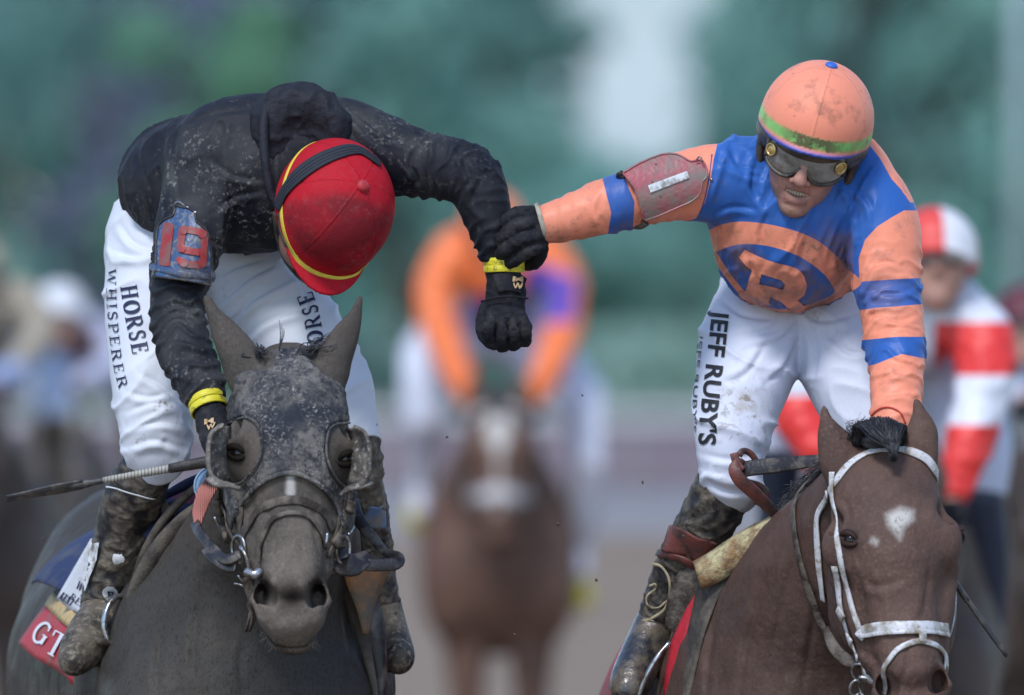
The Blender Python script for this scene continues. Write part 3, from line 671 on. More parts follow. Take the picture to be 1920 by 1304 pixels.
# added pale building, put behind the gap to tone down the bright sky
bd = thing('sky_gap_filler', (3, 240, 0), 'added pale building filling the gap in the trees to soften the bright sky', 'building', world=True)
m_pale = M('pale_render', (.66, .70, .72), .8, [((('N', .35, .4, .6, 4), ('k', .8)), (.52, .60, .62))], [((('N', 6, .3, .7, 4),), .3, .02)])
mb = MB(); wbox(mb, -9, 15, 240, 262, 0, 14); mb.build('wall', m_pale, bd, False, world=True)
mb = MB(); wbox(mb, -10, 16, 238.5, 263, 14, 14.4); mb.build('roof', M('pale_roof', (.45, .5, .54), .6), bd, False, world=True)
m_win = M('building_glass', (.45, .52, .56), .2)
for k_ in range(1):
    for i in range(7):
        mb = MB(); x0 = -8+i*3.3; z0 = 1.2+k_*3.2; wbox(mb, x0, x0+1.4, 239.93, 240.05, z0, z0+1.5); mb.build('window', m_win, bd, False, world=True)
# lamp post near the right edge
lp = thing('lamp_post', at(1915, 652, 66)[:2]+(0,), 'pale tall lamp post at the right edge beyond the pack', 'lamp post', world=True)
x, y, _ = lp.location; m_post = M('galvanised_post', (.30, .40, .40), .5, metal=.3)
mb = MB(); mb.tube([(x, y, 0, .07), (x, y, 6, .05)], .06, 12, 1); mb.tube([(x, y, 0, .13), (x, y, .35, .12)], .1, 12, 1); mb.build('post', m_post, lp, world=True)
mb = MB(); mb.tube([(x, y, 5.98, .03), (x, y-.3, 6.3, .03), (x, y-1.0, 6.4, .03)], .03, 8, 4); mb.build('arm', m_post, lp, world=True)
mb = MB(); mb.ell((x, y-1.2, 6.36), (.12, .3, .07)); mb.build('lamp_head', m_post, lp, world=True)
# ---------------------------------------------------------------- horses
def head_sdf(G, ears=True, mouth=True):
    """horse head in its own frame: x side, y down the face from the poll, z out of the forehead"""
    G.ell((0, 95, -70), (84, 112, 84), 10); G.ell((0, 175, -45), (92, 120, 70), 25)
    for s in (-1, 1):
        G.ell((s*78, 190, -42), (32, 52, 34), 22, R=[(1, 0, -s*.35), (0, 1, 0), (s*.35, 0, 1)])
        G.ell((s*60, 255, -165), (40, 125, 98), 25)
        G.cap((s*84, 240, -70), (s*52, 400, -80), 17, 12, 22)
    G.cap((0, 190, -45), (0, 450, -34), 58, 38, 30, flat=((1, 0, 0), 1.12))
    G.cap((0, 300, -100), (0, 490, -84), 66, 48, 30)
    G.cap((0, 320, -190), (0, 520, -132), 40, 30, 25)
    for s in (-1, 1):
        G.ell((s*33, 478, -58), (26, 48, 36), 14, R=[(1, .18*s, 0), (-.18*s, 1, 0), (0, 0, 1)])
        G.cap((s*44, 438, -48), (s*55, 476, -54), 5, 6, 10); G.cap((s*55, 476, -54), (s*42, 512, -50), 6, 5, 10)   # nostril rims
    G.ell((0, 508, -66), (48, 44, 42), 16); G.ell((0, 538, -98), (38, 26, 40), 14)
    for s in (-1, 1):
        G.ell((s*41, 470, -27), (13.5, 29, 24), 6, R=[(1, .5*s, .3*s), (-.5*s, 1, 0), (-.3*s, 0, 1)], sub=True); G.ell((s*44, 470, -52), (12, 24, 24), 5, sub=True)
        G.ell((s*84, 150, -28), (14, 30, 14), 16, sub=True)
        G.ell((s*62, 135, -18), (22, 34, 22), 22, sub=True) if False else None
        G.cap((s*46, 290, 12), (s*34, 400, 14), 4, 6, 26, sub=True); G.cap((s*14, 515, -22), (s*20, 535, -28), 4, 3, 8, sub=True)  # hollows beside the nasal bone
    if mouth: G.ell((0, 556, -84), (52, 40, 3.0), 6, R=[(1, 0, 0), (0, .9, .43), (0, -.43, .9)], sub=True)
def horse_mesh(fine, coarse, hf, hc, bF, bC, cutw):
    """one skin made of a fine front part and a coarser rear part of the same field"""
    G = Field(*bF, hf); fine(G); G.frame(); V1, F1 = G.mesh()
    G2 = Field(*bC, hc); fine(G2); G2.frame(); V2, F2 = G2.mesh()
    (x0, y0, w0), (x1, y1, w1) = bF; m = hf*3
    ins = (V2[:, 0] > x0+m+hc) & (V2[:, 0] < x1-m-hc) & (V2[:, 1] > y0+m+hc) & (V2[:, 1] < y1-m-hc) & (V2[:, 2] > w0+m+hc) & (V2[:, 2] < w1-m-hc)
    keep = ~ins[F2].all(1)
    N2 = vnormals(V2, F2)
    F2 = F2[keep]; V = np.vstack([V1, V2-N2*.7*(hc/8)]); F = np.vstack([F1, F2+len(V1)])
    used = np.zeros(len(V), bool); used[F.ravel()] = True; mp = np.cumsum(used)-1
    return V[used], mp[F]
def skin_detail(V, F, amp=1.0):
    N = vnormals(V, F)
    d = 2.2*fbm(V/70., 3)+1.0*fbm(V/np.array([18., 45, 18]), 2)
    return V+N*(d*amp)[:, None]
def hairs(mb, B, roots, tip, n, spread, droop, r=1.2, seed=1, segs=6):
    rs = random.Random(seed)
    for i in range(n):
        a = np.array(roots[rs.randrange(len(roots))], float)+np.array([rs.gauss(0, spread), rs.gauss(0, spread*.5), rs.gauss(0, spread)])
        e = np.array(tip(rs), float); m1 = a+(e-a)*.35+np.array([rs.gauss(0, spread), rs.gauss(0, spread)-droop, rs.gauss(0, spread)])
        m2 = a+(e-a)*.7+np.array([rs.gauss(0, spread*.8), rs.gauss(0, spread*.8)-droop*.5, rs.gauss(0, spread*.6)])
        mb.tube([(*a, r), (*m1, r), (*m2, r*.8), (*e, r*.25)], r, 3, 3, cap=False)
def leg(G, hip, knee, fet, gy, front=True, s=1.0):
    G.chain([(*hip, 105*s), (*((np.array(hip)+np.array(knee))/2), 68*s), (*knee, 44*s)], 40)
    G.cap(knee, fet, 36*s, 27*s, 10); G.ell(fet, (34*s, 36*s, 36*s), 8)
    G.cap(fet, (fet[0], gy-55, fet[2]+35), 27*s, 38*s, 6); G.cap((fet[0], gy-50, fet[2]+38), (fet[0], gy-22, fet[2]+46), 44*s, 52*s, 4)
EARS = {}
# ---- horse with the muddy hood (left)
def h1_field(G):
    G.frame()
    # trunk
    G.chain([(543, 735, 200, 92), (530, 850, 90, 125), (515, 1000, -60, 155), (480, 1120, -190, 200)], 30)
    G.ell((455, 1360, -170), (258, 320, 250), 60)
    G.ell((350, 1220, -190), (92, 190, 110), 50); G.ell((590, 1200, -200), (95, 200, 120), 50)
    G.ell((300, 1420, -60), (110, 200, 130), 50); G.ell((600, 1420, -60), (105, 200, 130), 50)
    G.cap((440, 1290, -350), (300, 1270, -1150), 300, 290, 60)
    G.ell((262, 1230, -1350), (232, 325, 330), 60)
    for x, w_ in ((340, -110), (560, -120)): leg(G, (x, 1500, w_), (x+5, 2060, w_+40), (x+5, 2460, w_+20), ground_y(w_))
    for x, w_ in ((130, -1480), (390, -1460)): leg(G, (x, 1450, w_), (x, 1960, w_-60), (x, 2380, w_+10), ground_y(w_))
    # ears
    for p in ([(470, 715, 265, 40), (452, 675, 262, 37), (425, 628, 258, 25), (401, 590, 256, 11), (387, 558, 254, 4)], [(612, 715, 262, 38), (625, 672, 258, 33), (648, 628, 256, 24), (666, 590, 254, 11), (676, 556, 252, 4)]):
        G.chain(p, 14, flat=((.2, 0, 1), .62))
    G.frame((545, 655, 300), (1, .02, 0), (.0, .95, .30), (0, -.30, .95), (1.2, 1.0, 1.1))
    head_sdf(G)
    G.frame()
V, F = horse_mesh(h1_field, None, 3.8, 9, ((190, 540, -60), (745, 1345, 560)), ((-60, 540, -1800), (780, 2800, 560)), 0)
V = skin_detail(V, F); V = creases(V, vnormals(V, F), [[(505, 950), (500, 1005), (488, 1050)], [(588, 950), (592, 1005), (604, 1050)], [(320, 1110), (300, 1200), (290, 1310)], [(385, 1080), (366, 1180), (362, 1310)], [(640, 1120), (652, 1200), (655, 1310)], [(455, 1200), (450, 1260), (462, 1330)], [(520, 1080), (515, 1120), (508, 1150)], [(580, 1080), (585, 1120), (590, 1150)]], 4.5, 11); H1V, H1F = V, F; H1B = bvh(V, F)
dark = sstep(V[:, 1], 1085, 1120)*0
star = poly_sd(V, [(538, 893), (552, 890), (553, 925), (545, 935), (536, 925)])*(V[:, 2] > 250)
star = np.where(V[:, 2] > 250, np.clip(star/4, -1, 1), -1)
h1 = thing('racehorse', (455, ground_y(-200), -600), 'dark bay racehorse in a mud-caked grey hood, ridden by the jockey in black', 'racehorse')
E1 = [np.array(snap(H1B, p)[0]) for p in ((441, 850), (652, 862))]
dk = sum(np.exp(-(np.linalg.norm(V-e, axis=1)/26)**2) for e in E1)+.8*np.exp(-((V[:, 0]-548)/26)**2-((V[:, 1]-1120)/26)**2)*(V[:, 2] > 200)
dk = dk+sum(1.2*np.exp(-((V[:, 0]-x)/15)**2-((V[:, 1]-1102)/24)**2)*(V[:, 2] > 300)*(vnormals(V, F)[:, 2] < .8) for x in (494, 598))  # nostril hollows: shade painted into the coat colour
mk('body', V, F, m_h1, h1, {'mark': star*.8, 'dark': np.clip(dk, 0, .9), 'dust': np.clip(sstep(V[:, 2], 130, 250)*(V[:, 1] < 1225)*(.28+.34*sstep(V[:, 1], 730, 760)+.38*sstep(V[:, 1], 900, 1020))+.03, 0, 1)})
def eyes2(parent, B, pts, cm):
    for p in pts:
        c, n = snap(B, p); s = -1 if p is pts[0] else 1
        mb = MB(); mb.ell(c-n*12, (14, 17, 17)); mb.build('eye', m_eye, parent)
        u = nrm(np.cross(n, (0, 1, .2))); v = nrm(np.cross(n, u)); v = v if v[1] > 0 else -v; u = u if u[0] > 0 else -u
        for sg, nm in ((-1, 'upper_eyelid'), (1, 'lower_eyelid')):
            P = []
            for a in np.linspace(0, math.pi, 9): P.append((*(c-n*5+u*18*math.cos(a)+v*(sg*11-1)*math.sin(a)-v*5*math.cos(a)*s+n*5*math.sin(a)), 3.0+4.2*math.sin(a)*(1 if sg < 0 else .7)))
            mb = MB(); mb.tube(P, 4, 8, 2); o = mb.build(nm, cm, parent); V_ = len(o.data.vertices)
            for k_, q in (('mark', -1.), ('dark', .7), ('dust', .3)): o.data.attributes.new(k_, 'FLOAT', 'POINT').data.foreach_set('value', [q]*V_)
def eyes(parent, o, X, Y, Z, sc, side=(-1, 1)):
    R = np.stack([nrm(X)*sc[0], nrm(Y)*sc[1], nrm(Z)*sc[2]], 1)
    for s in side:
        c = np.array(o)+R@np.array((s*91, 198, -34)); mb = MB(); mb.ell(c, (19, 21, 19)); mb.build('eye', m_eye, parent)
        
eyes2(h1, H1B, ((441, 850), (652, 862)), m_h1)
# hood: a cloth skin cut from the head surface, with eye holes
def shell(V, F, sd, off, name, mat, parent, N=None, extra=None, th=3):
    """cloth lying on a surface where sd>0, with a turned edge"""
    N = vnormals(V, F) if N is None else N
    m = (sd > 0)[F].any(1); Fs = F[m]; used = np.zeros(len(V), bool); used[Fs.ravel()] = True; mp = np.cumsum(used)-1
    e = np.clip(sd/6, 0, 1)[:, None]
    P = V+N*(off*e+(-2)*(1-e)); P = P[used]
    if extra is not None: P = P+N[used]*extra[used][:, None]
    return mk(name, P, mp[Fs], mat, parent)
hood = poly_sd(V, [(440, 700), (470, 668), (505, 656), (545, 650), (590, 658), (625, 690), (655, 730), (668, 800), (690, 860), (672, 925), (655, 1000), (636, 985), (628, 950), (600, 912), (575, 895), (545, 888), (515, 893), (480, 915), (455, 945), (440, 990), (425, 960), (405, 900), (400, 840), (415, 780), (422, 730)])
for hole in ([(432, 795), (455, 785), (478, 790), (490, 815), (492, 850), (480, 880), (455, 905), (425, 905), (415, 860)], [(612, 815), (625, 798), (650, 795), (680, 810), (690, 850), (680, 905), (650, 920), (625, 895), (612, 860)]):
    hood = np.minimum(hood, -poly_sd(V, hole, True))
for e in ([(440, 700), (470, 690), (500, 690), (505, 665), (430, 600), (380, 550), (400, 680), (430, 735)], [(590, 680), (612, 700), (640, 715), (660, 725), (690, 560), (640, 600), (585, 660)]):
    hood = np.minimum(hood, -poly_sd(V, e, True)-2)
hood = np.where(V[:, 2] > 150, hood, -50)
shell(V, F, hood, 5, 'blinker_hood', m_hood, h1, extra=1.2*fbm(V/16., 3))
# piping round the hood's lower edge and eye holes
mb = MB()
for pth, cl in (([(440, 990), (455, 945), (480, 915), (515, 893), (545, 887), (575, 895), (600, 912), (628, 950), (640, 990)], 0),):
    P, N = surf_path(H1B, pth, 6); mb.ribbon(P, N, 9, 4, 0, 5)
for hole in ([(432, 795), (455, 785), (478, 790), (490, 815), (492, 850), (480, 880), (455, 905), (425, 905)], [(650, 795), (625, 798), (612, 815), (610, 860), (625, 895), (650, 918)]):
    P, N = surf_path(H1B, hole, 6); mb.tube(P+N*6, 2.6, 6, 0)
mb.build('hood_piping', m_hood, h1)
# blinker cups
def cup(pts_out, pts_in, w_out, w_in, name='blinker_cup'):
    rows = []
    n = 7
    A = crom([(*p, w_in[i] if np.ndim(w_in) else w_in) for i, p in enumerate(pts_in)], 5); B_ = crom([(*p, w_out) for p in pts_out], 5)
    nn = min(len(A), len(B_))
    A = A[np.linspace(0, len(A)-1, 16).astype(int)]; B_ = B_[np.linspace(0, len(B_)-1, 16).astype(int)]
    for i in range(16):
        a, b = A[i], B_[i]; row = []
        for j in range(n):
            t = j/(n-1); p = a+(b-a)*t; p = p+np.array((np.sign(b[0]-a[0])*14*math.sin(math.pi*t), 0, 6*math.sin(math.pi*t))); row.append(p)
        rows.append(row)
    mb = MB(); mb.sheet(rows, 4); 
    mb.tube([r[-1] for r in rows], 4, 6, 1)
    return mb
w1 = [snap(H1B, p)[0][2]+2 for p in ((434, 800), (430, 825), (428, 850), (430, 880), (436, 905))]
cup([(420, 797), (397, 813), (391, 850), (395, 888), (412, 913)], [(434, 800), (428, 825), (425, 850), (427, 880), (436, 908)], 395, w1).build('blinker_cup', m_cup, h1)
mb = MB(); P = crom([(392, 896, 392), (408, 908, 396), (430, 912, 400), (449, 918, 398)], 5); mb.ribbon(P, [(0, -.8, .6)]*len(P), [22, 22, 14, 8], 5); mb.build('cup_lip', m_cup, h1)
mb = MB(); P = crom([(695, 905, 380), (676, 912, 390), (655, 918, 392), (640, 930, 385)], 5); mb.ribbon(P, [(0, -.8, .6)]*len(P), [18, 20, 14, 8], 5); mb.build('cup_lip', m_cup, h1)
w1 = [snap(H1B, p)[0][2]+2 for p in ((652, 805), (656, 825), (658, 850), (656, 880), (650, 905))]
cup([(662, 800), (684, 812), (694, 850), (691, 888), (676, 914)], [(652, 803), (660, 825), (662, 850), (660, 880), (650, 908)], 395, w1).build('blinker_cup', m_cup, h1)
# bridle
mb = MB(); strap(mb, H1B, [(455, 1010), (462, 990), (480, 965), (510, 945), (545, 938), (580, 945), (612, 968), (624, 995)], 17, 5, 3); mb.build('noseband', m_leather, h1)
mb = MB(); strap(mb, H1B, [(490, 1056), (490, 1030), (497, 1000), (512, 975), (545, 962), (575, 968), (595, 990), (607, 1030)], 9, 5, 5); mb.build('noseband', m_leather, h1)
mb = MB(); strap(mb, H1B, [(412, 915), (418, 950), (428, 985), (446, 1015), (462, 1040)], 12, 5, 5); mb.build('cheek_strap', m_leather, h1)
mb = MB(); strap(mb, H1B, [(655, 915), (650, 955), (640, 990), (625, 1020), (612, 1045)], 12, 5, 5); mb.build('cheek_strap', m_leather, h1)
mb = MB(); strap(mb, H1B, [(446, 925), (455, 960), (452, 1000), (460, 1040)], 9, 5, 4); mb.build('cheek_strap', m_leather, h1)
mb = MB(); strap(mb, H1B, [(640, 930), (636, 960), (632, 990), (622, 1015)], 9, 5, 4); mb.build('cheek_strap', m_leather, h1)
for pts in ([(415, 935), (420, 962)], [(424, 990), (434, 1008)], [(652, 940), (647, 962)], [(632, 1005), (620, 1022)]):
    mb = MB(); P, N = surf_path(H1B, pts, 6); mb.ribbon(P, N, 22, 9, 0, 7); mb.build('keeper', m_leather, h1)
def ring(c, r, t, n=(0, 0, 1), e=1.0):
    n = nrm(n); u = nrm(np.cross(n, (0, 1, 0.1))); v = np.cross(n, u)
    mb = MB(); P = [np.array(c)+r*(math.cos(a)*u+e*math.sin(a)*v) for a in np.linspace(0, 2*math.pi, 25)]
    mb.tube(P, t, 7, 1, cap=False); return mb
for s, x in ((-1, 449), (1, 640)):
    r = snap(H1B, (x, 1030, 330)); c = r[0]+r[1]*10; ring(c, 19, 3.4, (s*.75, 0, .65), 1.35).build('bit_ring', m_metal, h1)
mb = MB(); mb.tube([(451, 1025, 345), (462, 1045, 360), (468, 1068, 352)], 4, 7, 4); mb.tube([(462, 1072, 395), (478, 1078, 405), (488, 1070, 398)], 9, 8, 4); mb.build('bit', m_metal, h1)
mb = MB()
for i, (a, b) in enumerate([((412, 965), (420, 985)), ((641, 1000), (650, 985)), ((602, 1000), (600, 1020)), ((452, 1072), (470, 1098)), ((462, 1092), (446, 1088))]):
    P, N = surf_path(H1B, [(*a,), (*b,)], 4); mb.tube([p+n*14 for p, n in zip(P, N)], 2.6, 6, 0)
mb.build('buckle', m_metal, h1)
mb = MB(); rs = random.Random(4)
P0 = [(462, 1085, 350), (468, 1110, 345), (470, 1135, 340), (472, 1160, 335), (462, 1185, 330)]
for k_ in range(5): mb.tube([(x+rs.gauss(0, 4), y, w_+rs.gauss(0, 4), 6-i) for i, (x, y, w_) in enumerate(P0)], 5, 6, 3)
mb.build('chin_strap', m_leather, h1)
# reins
mb = MB()
P = crom([(452, 1040, 355), (425, 1050, 345), (400, 1030, 300), (375, 1000, 240), (366, 980, 190)], 6); mb.ribbon(P, [(-.5, -.3, .8)]*len(P), 20, 5)
P = crom([(445, 1062, 350), (430, 1062, 340), (405, 1048, 320), (392, 1030, 290)], 6); mb.ribbon(P, [(-.2, -.5, .9)]*len(P), 28, 6)
mb.build('rein', m_darkleather, h1)
mb = MB(); P = crom([(372, 985, 200), (374, 960, 190), (386, 925, 185), (400, 905, 160)], 6); mb.ribbon(P, [(-.2, .1, 1)]*len(P), [14, 26, 32, 30], 6); mb.build('rein_grip', m_salmon, h1)
mb = MB()
P = crom([(634, 1030, 320), (640, 1055, 330), (662, 1060, 320), (690, 1045, 290)], 6); mb.ribbon(P, [(0, -.2, 1)]*len(P), [30, 44, 44, 26], 7)
P = crom([(655, 1055, 300), (690, 1060, 300), (740, 1058, 290), (746, 1046, 280), (722, 1036, 260), (700, 1010, 235), (672, 975, 200), (660, 940, 150)], 6)
mb.ribbon(P, [(.1, -.15, 1)]*len(P), [22, 24, 24, 22, 16, 20, 24, 24], 5)
mb.build('rein', m_darkleather, h1)
# forelock, whiskers
mb = MB(); hairs(mb, None, [(575, 668, 290), (585, 664, 280), (560, 662, 290)], lambda r: (r.uniform(600, 640), r.uniform(622, 668), r.uniform(200, 300)), 26, 5, 8, 1.2, 3)
hairs(mb, None, [(497, 664, 290), (485, 668, 280)], lambda r: (r.uniform(478, 500), r.uniform(655, 672), r.uniform(260, 300)), 20, 6, 10, 1.2, 5)
for i in range(3): mb.tube([(523, 658, 290), (526+i*3, 630, 285), (524+i*4, 600+8*i, 282, .5)], 1.1, 3, 4)
mb.build('forelock', m_hair, h1)
mb = MB(); rs = random.Random(9)
for i in range(110):
    x = rs.uniform(490, 592); r = snap(H1B, (x, rs.uniform(1180, 1205), 380)); a = r[0]; d = np.array((rs.gauss(0, .5), 1, rs.gauss(.2, .4))); L_ = rs.uniform(8, 22)
    mb.tube([(*a, .7), (*(a+d*L_*.5), .6), (*(a+d*L_+np.array((rs.gauss(0, 4), 0, 0))), .3)], .6, 3, 2)
mb.build('whisker', M('whiskers', (.12, .10, .08), .6), h1)

# ---- horse with the white bridle (right)
H2O = (1652, 828, 300); H2X = (.985, -.12, -.12); H2Y = (.13, .935, .33); H2Z = nrm(np.cross(nrm(H2X), nrm(H2Y)))
H2X = nrm(np.cross(H2Y, H2Z)); H2S = (1.2, 1.0, 1.1)
def h2_field(G):
    G.frame()
    G.chain([(1652, 905, 190, 98), (1622, 990, 90, 125), (1570, 1110, -60, 185), (1520, 1240, -190, 235)], 30)
    G.ell((1500, 1440, -170), (265, 330, 250), 60)
    G.ell((1390, 1290, -200), (120, 230, 130), 50); G.ell((1640, 1330, -200), (110, 220, 120), 50)
    G.ell((1350, 1560, -60), (110, 200, 130), 50); G.ell((1650, 1560, -60), (105, 200, 130), 50)
    G.cap((1480, 1400, -350), (1400, 1390, -1150), 300, 290, 60)
    G.ell((1362, 1390, -1350), (212, 300, 330), 60)
    for x, w_ in ((1390, -110), (1610, -120)): leg(G, (x, 1600, w_), (x+5, 2100, w_+40), (x+5, 2480, w_+20), ground_y(w_))
    for x, w_ in ((1230, -1480), (1490, -1460)): leg(G, (x, 1550, w_), (x, 2000, w_-60), (x, 2400, w_+10), ground_y(w_))
    for p in ([(1600, 905, 262, 42), (1578, 862, 262, 41), (1560, 822, 260, 26), (1549, 788, 258, 11), (1545, 764, 256, 5)], [(1712, 900, 265, 40), (1722, 850, 262, 35), (1728, 805, 260, 26), (1724, 775, 258, 13), (1718, 752, 256, 6)]):
        G.chain(p, 14, flat=((.1, 0, 1), .6))
    G.frame(H2O, H2X, H2Y, H2Z, H2S); head_sdf(G); G.frame()
    for (a, b, r) in (((1722, 830, 300), (1716, 790, 300), 12),): G.cap(a, b, r, 7, 8, sub=True)
V, F = horse_mesh(h2_field, None, 3.8, 9, ((1230, 730, -60), (1850, 1345, 560)), ((1080, 730, -1800), (1850, 2800, 560)), 0)
V = skin_detail(V, F); V = creases(V, vnormals(V, F), [[(1648, 1055), (1666, 1110), (1680, 1170)], [(1742, 1050), (1738, 1110), (1728, 1165)], [(1590, 1050), (1612, 1100), (1622, 1160)], [(1575, 930), (1590, 955), (1585, 985)], [(1600, 1210), (1640, 1240), (1650, 1290)], [(1700, 1210), (1700, 1250), (1690, 1280)], [(1503, 1010), (1474, 1100), (1440, 1260)], [(1440, 1080), (1402, 1200), (1385, 1320)], [(1352, 1130), (1330, 1220), (1325, 1320)], [(1530, 1120), (1520, 1200), (1500, 1320)], [(1770, 930), (1760, 960), (1775, 985)], [(1620, 1090), (1650, 1100), (1700, 1085)]], 4, 10); H2V, H2F = V, F; H2B = bvh(V, F)
star = np.maximum(poly_sd(V, [(1662, 965), (1688, 952), (1712, 958), (1712, 975), (1695, 990), (1688, 1012), (1678, 1000), (1665, 985)])/5, poly_sd(V, [(1636, 1008), (1646, 1014), (1644, 1022), (1632, 1016)])/4)
star = np.where(V[:, 2] > 200, np.clip(star*.6-.12, -1, 1), -1)
h2 = thing('racehorse', (1500, ground_y(-200), -600), 'brown bay racehorse with a white star and a white bridle', 'racehorse')
E2 = [np.array(snap(H2B, (1590, 1012))[0]), np.array(snap(H2B, (1797, 1005, 292))[0])]
dk = sum(np.exp(-(np.linalg.norm(V-e, axis=1)/24)**2) for e in E2)
mk('body', V, F, m_h2, h2, {'mark': star*.9, 'dark': np.clip(dk, 0, .9), 'dust': np.clip(sstep(V[:, 2], 150, 260)*.75+.42, 0, 1)})
eyes2(h2, H2B, ((1590, 1012), (1797, 1005, 292)), m_h2)
mb = MB(); strap(mb, H2B, [(1550, 938), (1564, 910), (1590, 875), (1630, 850), (1668, 846)], 16, 5, 3, n=7); mb.build('browband', m_white_strap, h2)
mb = MB(); strap(mb, H2B, [(1682, 844), (1710, 848), (1738, 862), (1752, 884), (1756, 900, 240)], 16, 5, 3, n=7); mb.build('browband', m_white_strap, h2)
mb = MB(); strap(mb, H2B, [(1562, 885), (1563, 915), (1566, 950), (1570, 1000), (1578, 1050), (1592, 1100), (1603, 1150), (1614, 1180)], 11, 5, 6); mb.build('cheek_strap', m_white_strap, h2)
mb = MB(); strap(mb, H2B, [(1556, 925), (1540, 955), (1536, 1000), (1538, 1050), (1545, 1100), (1548, 1125)], 14, 5, 7); mb.build('cheek_strap', m_white_strap, h2)
mb = MB(); strap(mb, H2B, [(1603, 1150), (1612, 1172), (1616, 1186)], 10, 5, 5); mb.build('cheek_strap', m_white_strap, h2)
mb = MB(); strap(mb, H2B, [(1566, 1060), (1576, 1120), (1588, 1170), (1604, 1215), (1612, 1235)], 13, 6, 5); mb.build('cheek_strap', m_white_strap, h2)
mb = MB(); strap(mb, H2B, [(1786, 1050, 250), (1784, 1090, 270), (1780, 1140, 290), (1777, 1190, 300)], 10, 5, 4); mb.build('cheek_strap', m_white_strap, h2)
mb = MB(); strap(mb, H2B, [(1612, 1196), (1625, 1182), (1660, 1177), (1700, 1176), (1740, 1176), (1774, 1180)], 21, 6, 4, n=8)
strap(mb, H2B, [(1616, 1194), (1660, 1188), (1720, 1187), (1774, 1192)], 8, 4, 9, n=8); mb.build('noseband', m_white_strap, h2)
mb = MB(); strap(mb, H2B, [(1660, 1304), (1660, 1270), (1668, 1240), (1690, 1215), (1722, 1203), (1745, 1208), (1770, 1228), (1780, 1255)], 11, 5, 4, n=8)
strap(mb, H2B, [(1726, 1188), (1728, 1206)], 16, 5, 8); mb.build('figure_noseband', m_white_strap, h2)
for a, b in (((1578, 1140), (1588, 1160)), ((1596, 1190), (1604, 1206))):
    mb = MB(); P, N = surf_path(H2B, [a, b], 4); mb.ribbon(P, N, 20, 4, 0, 7); mb.build('keeper', m_white_strap, h2)
mb = MB(); strap(mb, H2B, [(1536, 888, 60), (1508, 935, 70), (1494, 990), (1506, 1060), (1530, 1130), (1552, 1185), (1580, 1225), (1612, 1248)], 15, 5, 9)
P = crom([(1550, 1180, 275), (1565, 1215, 295), (1590, 1240, 315), (1615, 1244, 330)], 6); mb.ribbon(P, [(-.3, -.3, .9)]*len(P), [14, 22, 24, 20], 7, 0, 3); mb.build('rein', m_leather, h2)
for c, r_, n_ in (((1612, 1262, 345), 15, (-.3, .5, .8)), ((1625, 1288, 350), 17, (-.6, .1, .8)), ((1605, 1290, 345), 12, (.2, .4, .8))): ring(c, r_, 2.6, n_, 1.3).build('bit_ring', m_metal, h2)
mb = MB(); mb.tube([(1605, 1225, 335), (1618, 1245, 345), (1625, 1270, 348), (1640, 1280, 350)], 7, 7, 4); mb.tube([(1610, 1270, 350), (1640, 1275, 352), (1655, 1282, 345)], 4, 7, 4); mb.build('bit', m_metal, h2)
mb = MB()
for a, b in (((1554, 1188), (1558, 1205)), ((1559, 1190), (1556, 1206)), ((1588, 1218), (1600, 1222))):
    P, N = surf_path(H2B, [a, b], 3); mb.tube([p+n*18 for p, n in zip(P, N)], 2, 6, 0)
mb.build('buckle', m_metal, h2)
# forelock bun tucked under the browband, mane
mb = MB(); rs = random.Random(2)
for i in range(760):
    a = rs.uniform(-1, 1); x0 = 1652+a*52+rs.gauss(0, 2); top = 800-rs.uniform(-4, 20)*(1-a*a)
    mb.tube([(x0-4, 834+6*abs(a), 268+rs.gauss(0, 6), 1.0), (1650+a*46+rs.gauss(0, 3), top, 296+rs.gauss(0, 9), 1.2), (1660+a*26+rs.gauss(0, 3), 815+rs.gauss(0, 4), 338+rs.gauss(0, 5), 1.2), (1673+a*7+rs.gauss(0, 2), 842, 352+rs.gauss(0, 3), 1.2), (1675+rs.gauss(0, 3), 858+rs.gauss(0, 4), 356, .5)], 1.2, 3, 3)
for i in range(60):
    mb.tube([(1610+rs.gauss(0, 12), 825, 280), (1602+rs.gauss(0, 8), 806+rs.gauss(0, 6), 285), (1616+rs.gauss(0, 14), 788+rs.gauss(0, 6), 285, .3)], .6, 3, 3)
mb.ell((1652, 826, 280), (40, 22, 24)); mb.build('forelock', m_hair, h2)
mb = MB()
for i in range(420):
    t = rs.random(); a = np.array((1560, 880, 120))*(1-t)+np.array((1468, 985, -280))*t+np.array((rs.gauss(0, 6), rs.gauss(0, 6), rs.gauss(0, 14)))
    mb.tube([(*a, 1.3), (*(a+np.array((-8+rs.gauss(0, 5), -16+rs.gauss(0, 5), 0))), 1.0), (*(a+np.array((-30+rs.gauss(0, 8), 6+rs.gauss(0, 9), 10))), .3)], 1.0, 3, 3)
mb.tube([(1565, 895, 120, 20), (1520, 935, -60, 22), (1465, 992, -290, 18)], 14, 8, 5); mb.build('mane', m_hair, h2)
# ---------------------------------------------------------------- riders
def folds(V, N, pts, amp, wl, seed=0, only=None):
    """sleeve or trouser folds: soft ridges running round the limb"""
    t, d, L = along(V, pts, 5)
    u = fbm(V/55.+seed, 2)*22
    f = np.sin((t+u*1.4)/wl*2*math.pi)*.5+.5
    f = f**3.0*(.5+.5*vnoise(V/60.+seed*3))
    a = amp if only is None else amp*only
    return V+N*((f-.35)*a)[:, None]
def hand_chain(G, pts, k=5): G.chain(pts, k, n=4)

# ================================================================ left rider
j1 = thing('person', (330, ground_y(-300)-650, -330), 'jockey in black silks and red cap bending head down over the hooded horse', 'jockey')
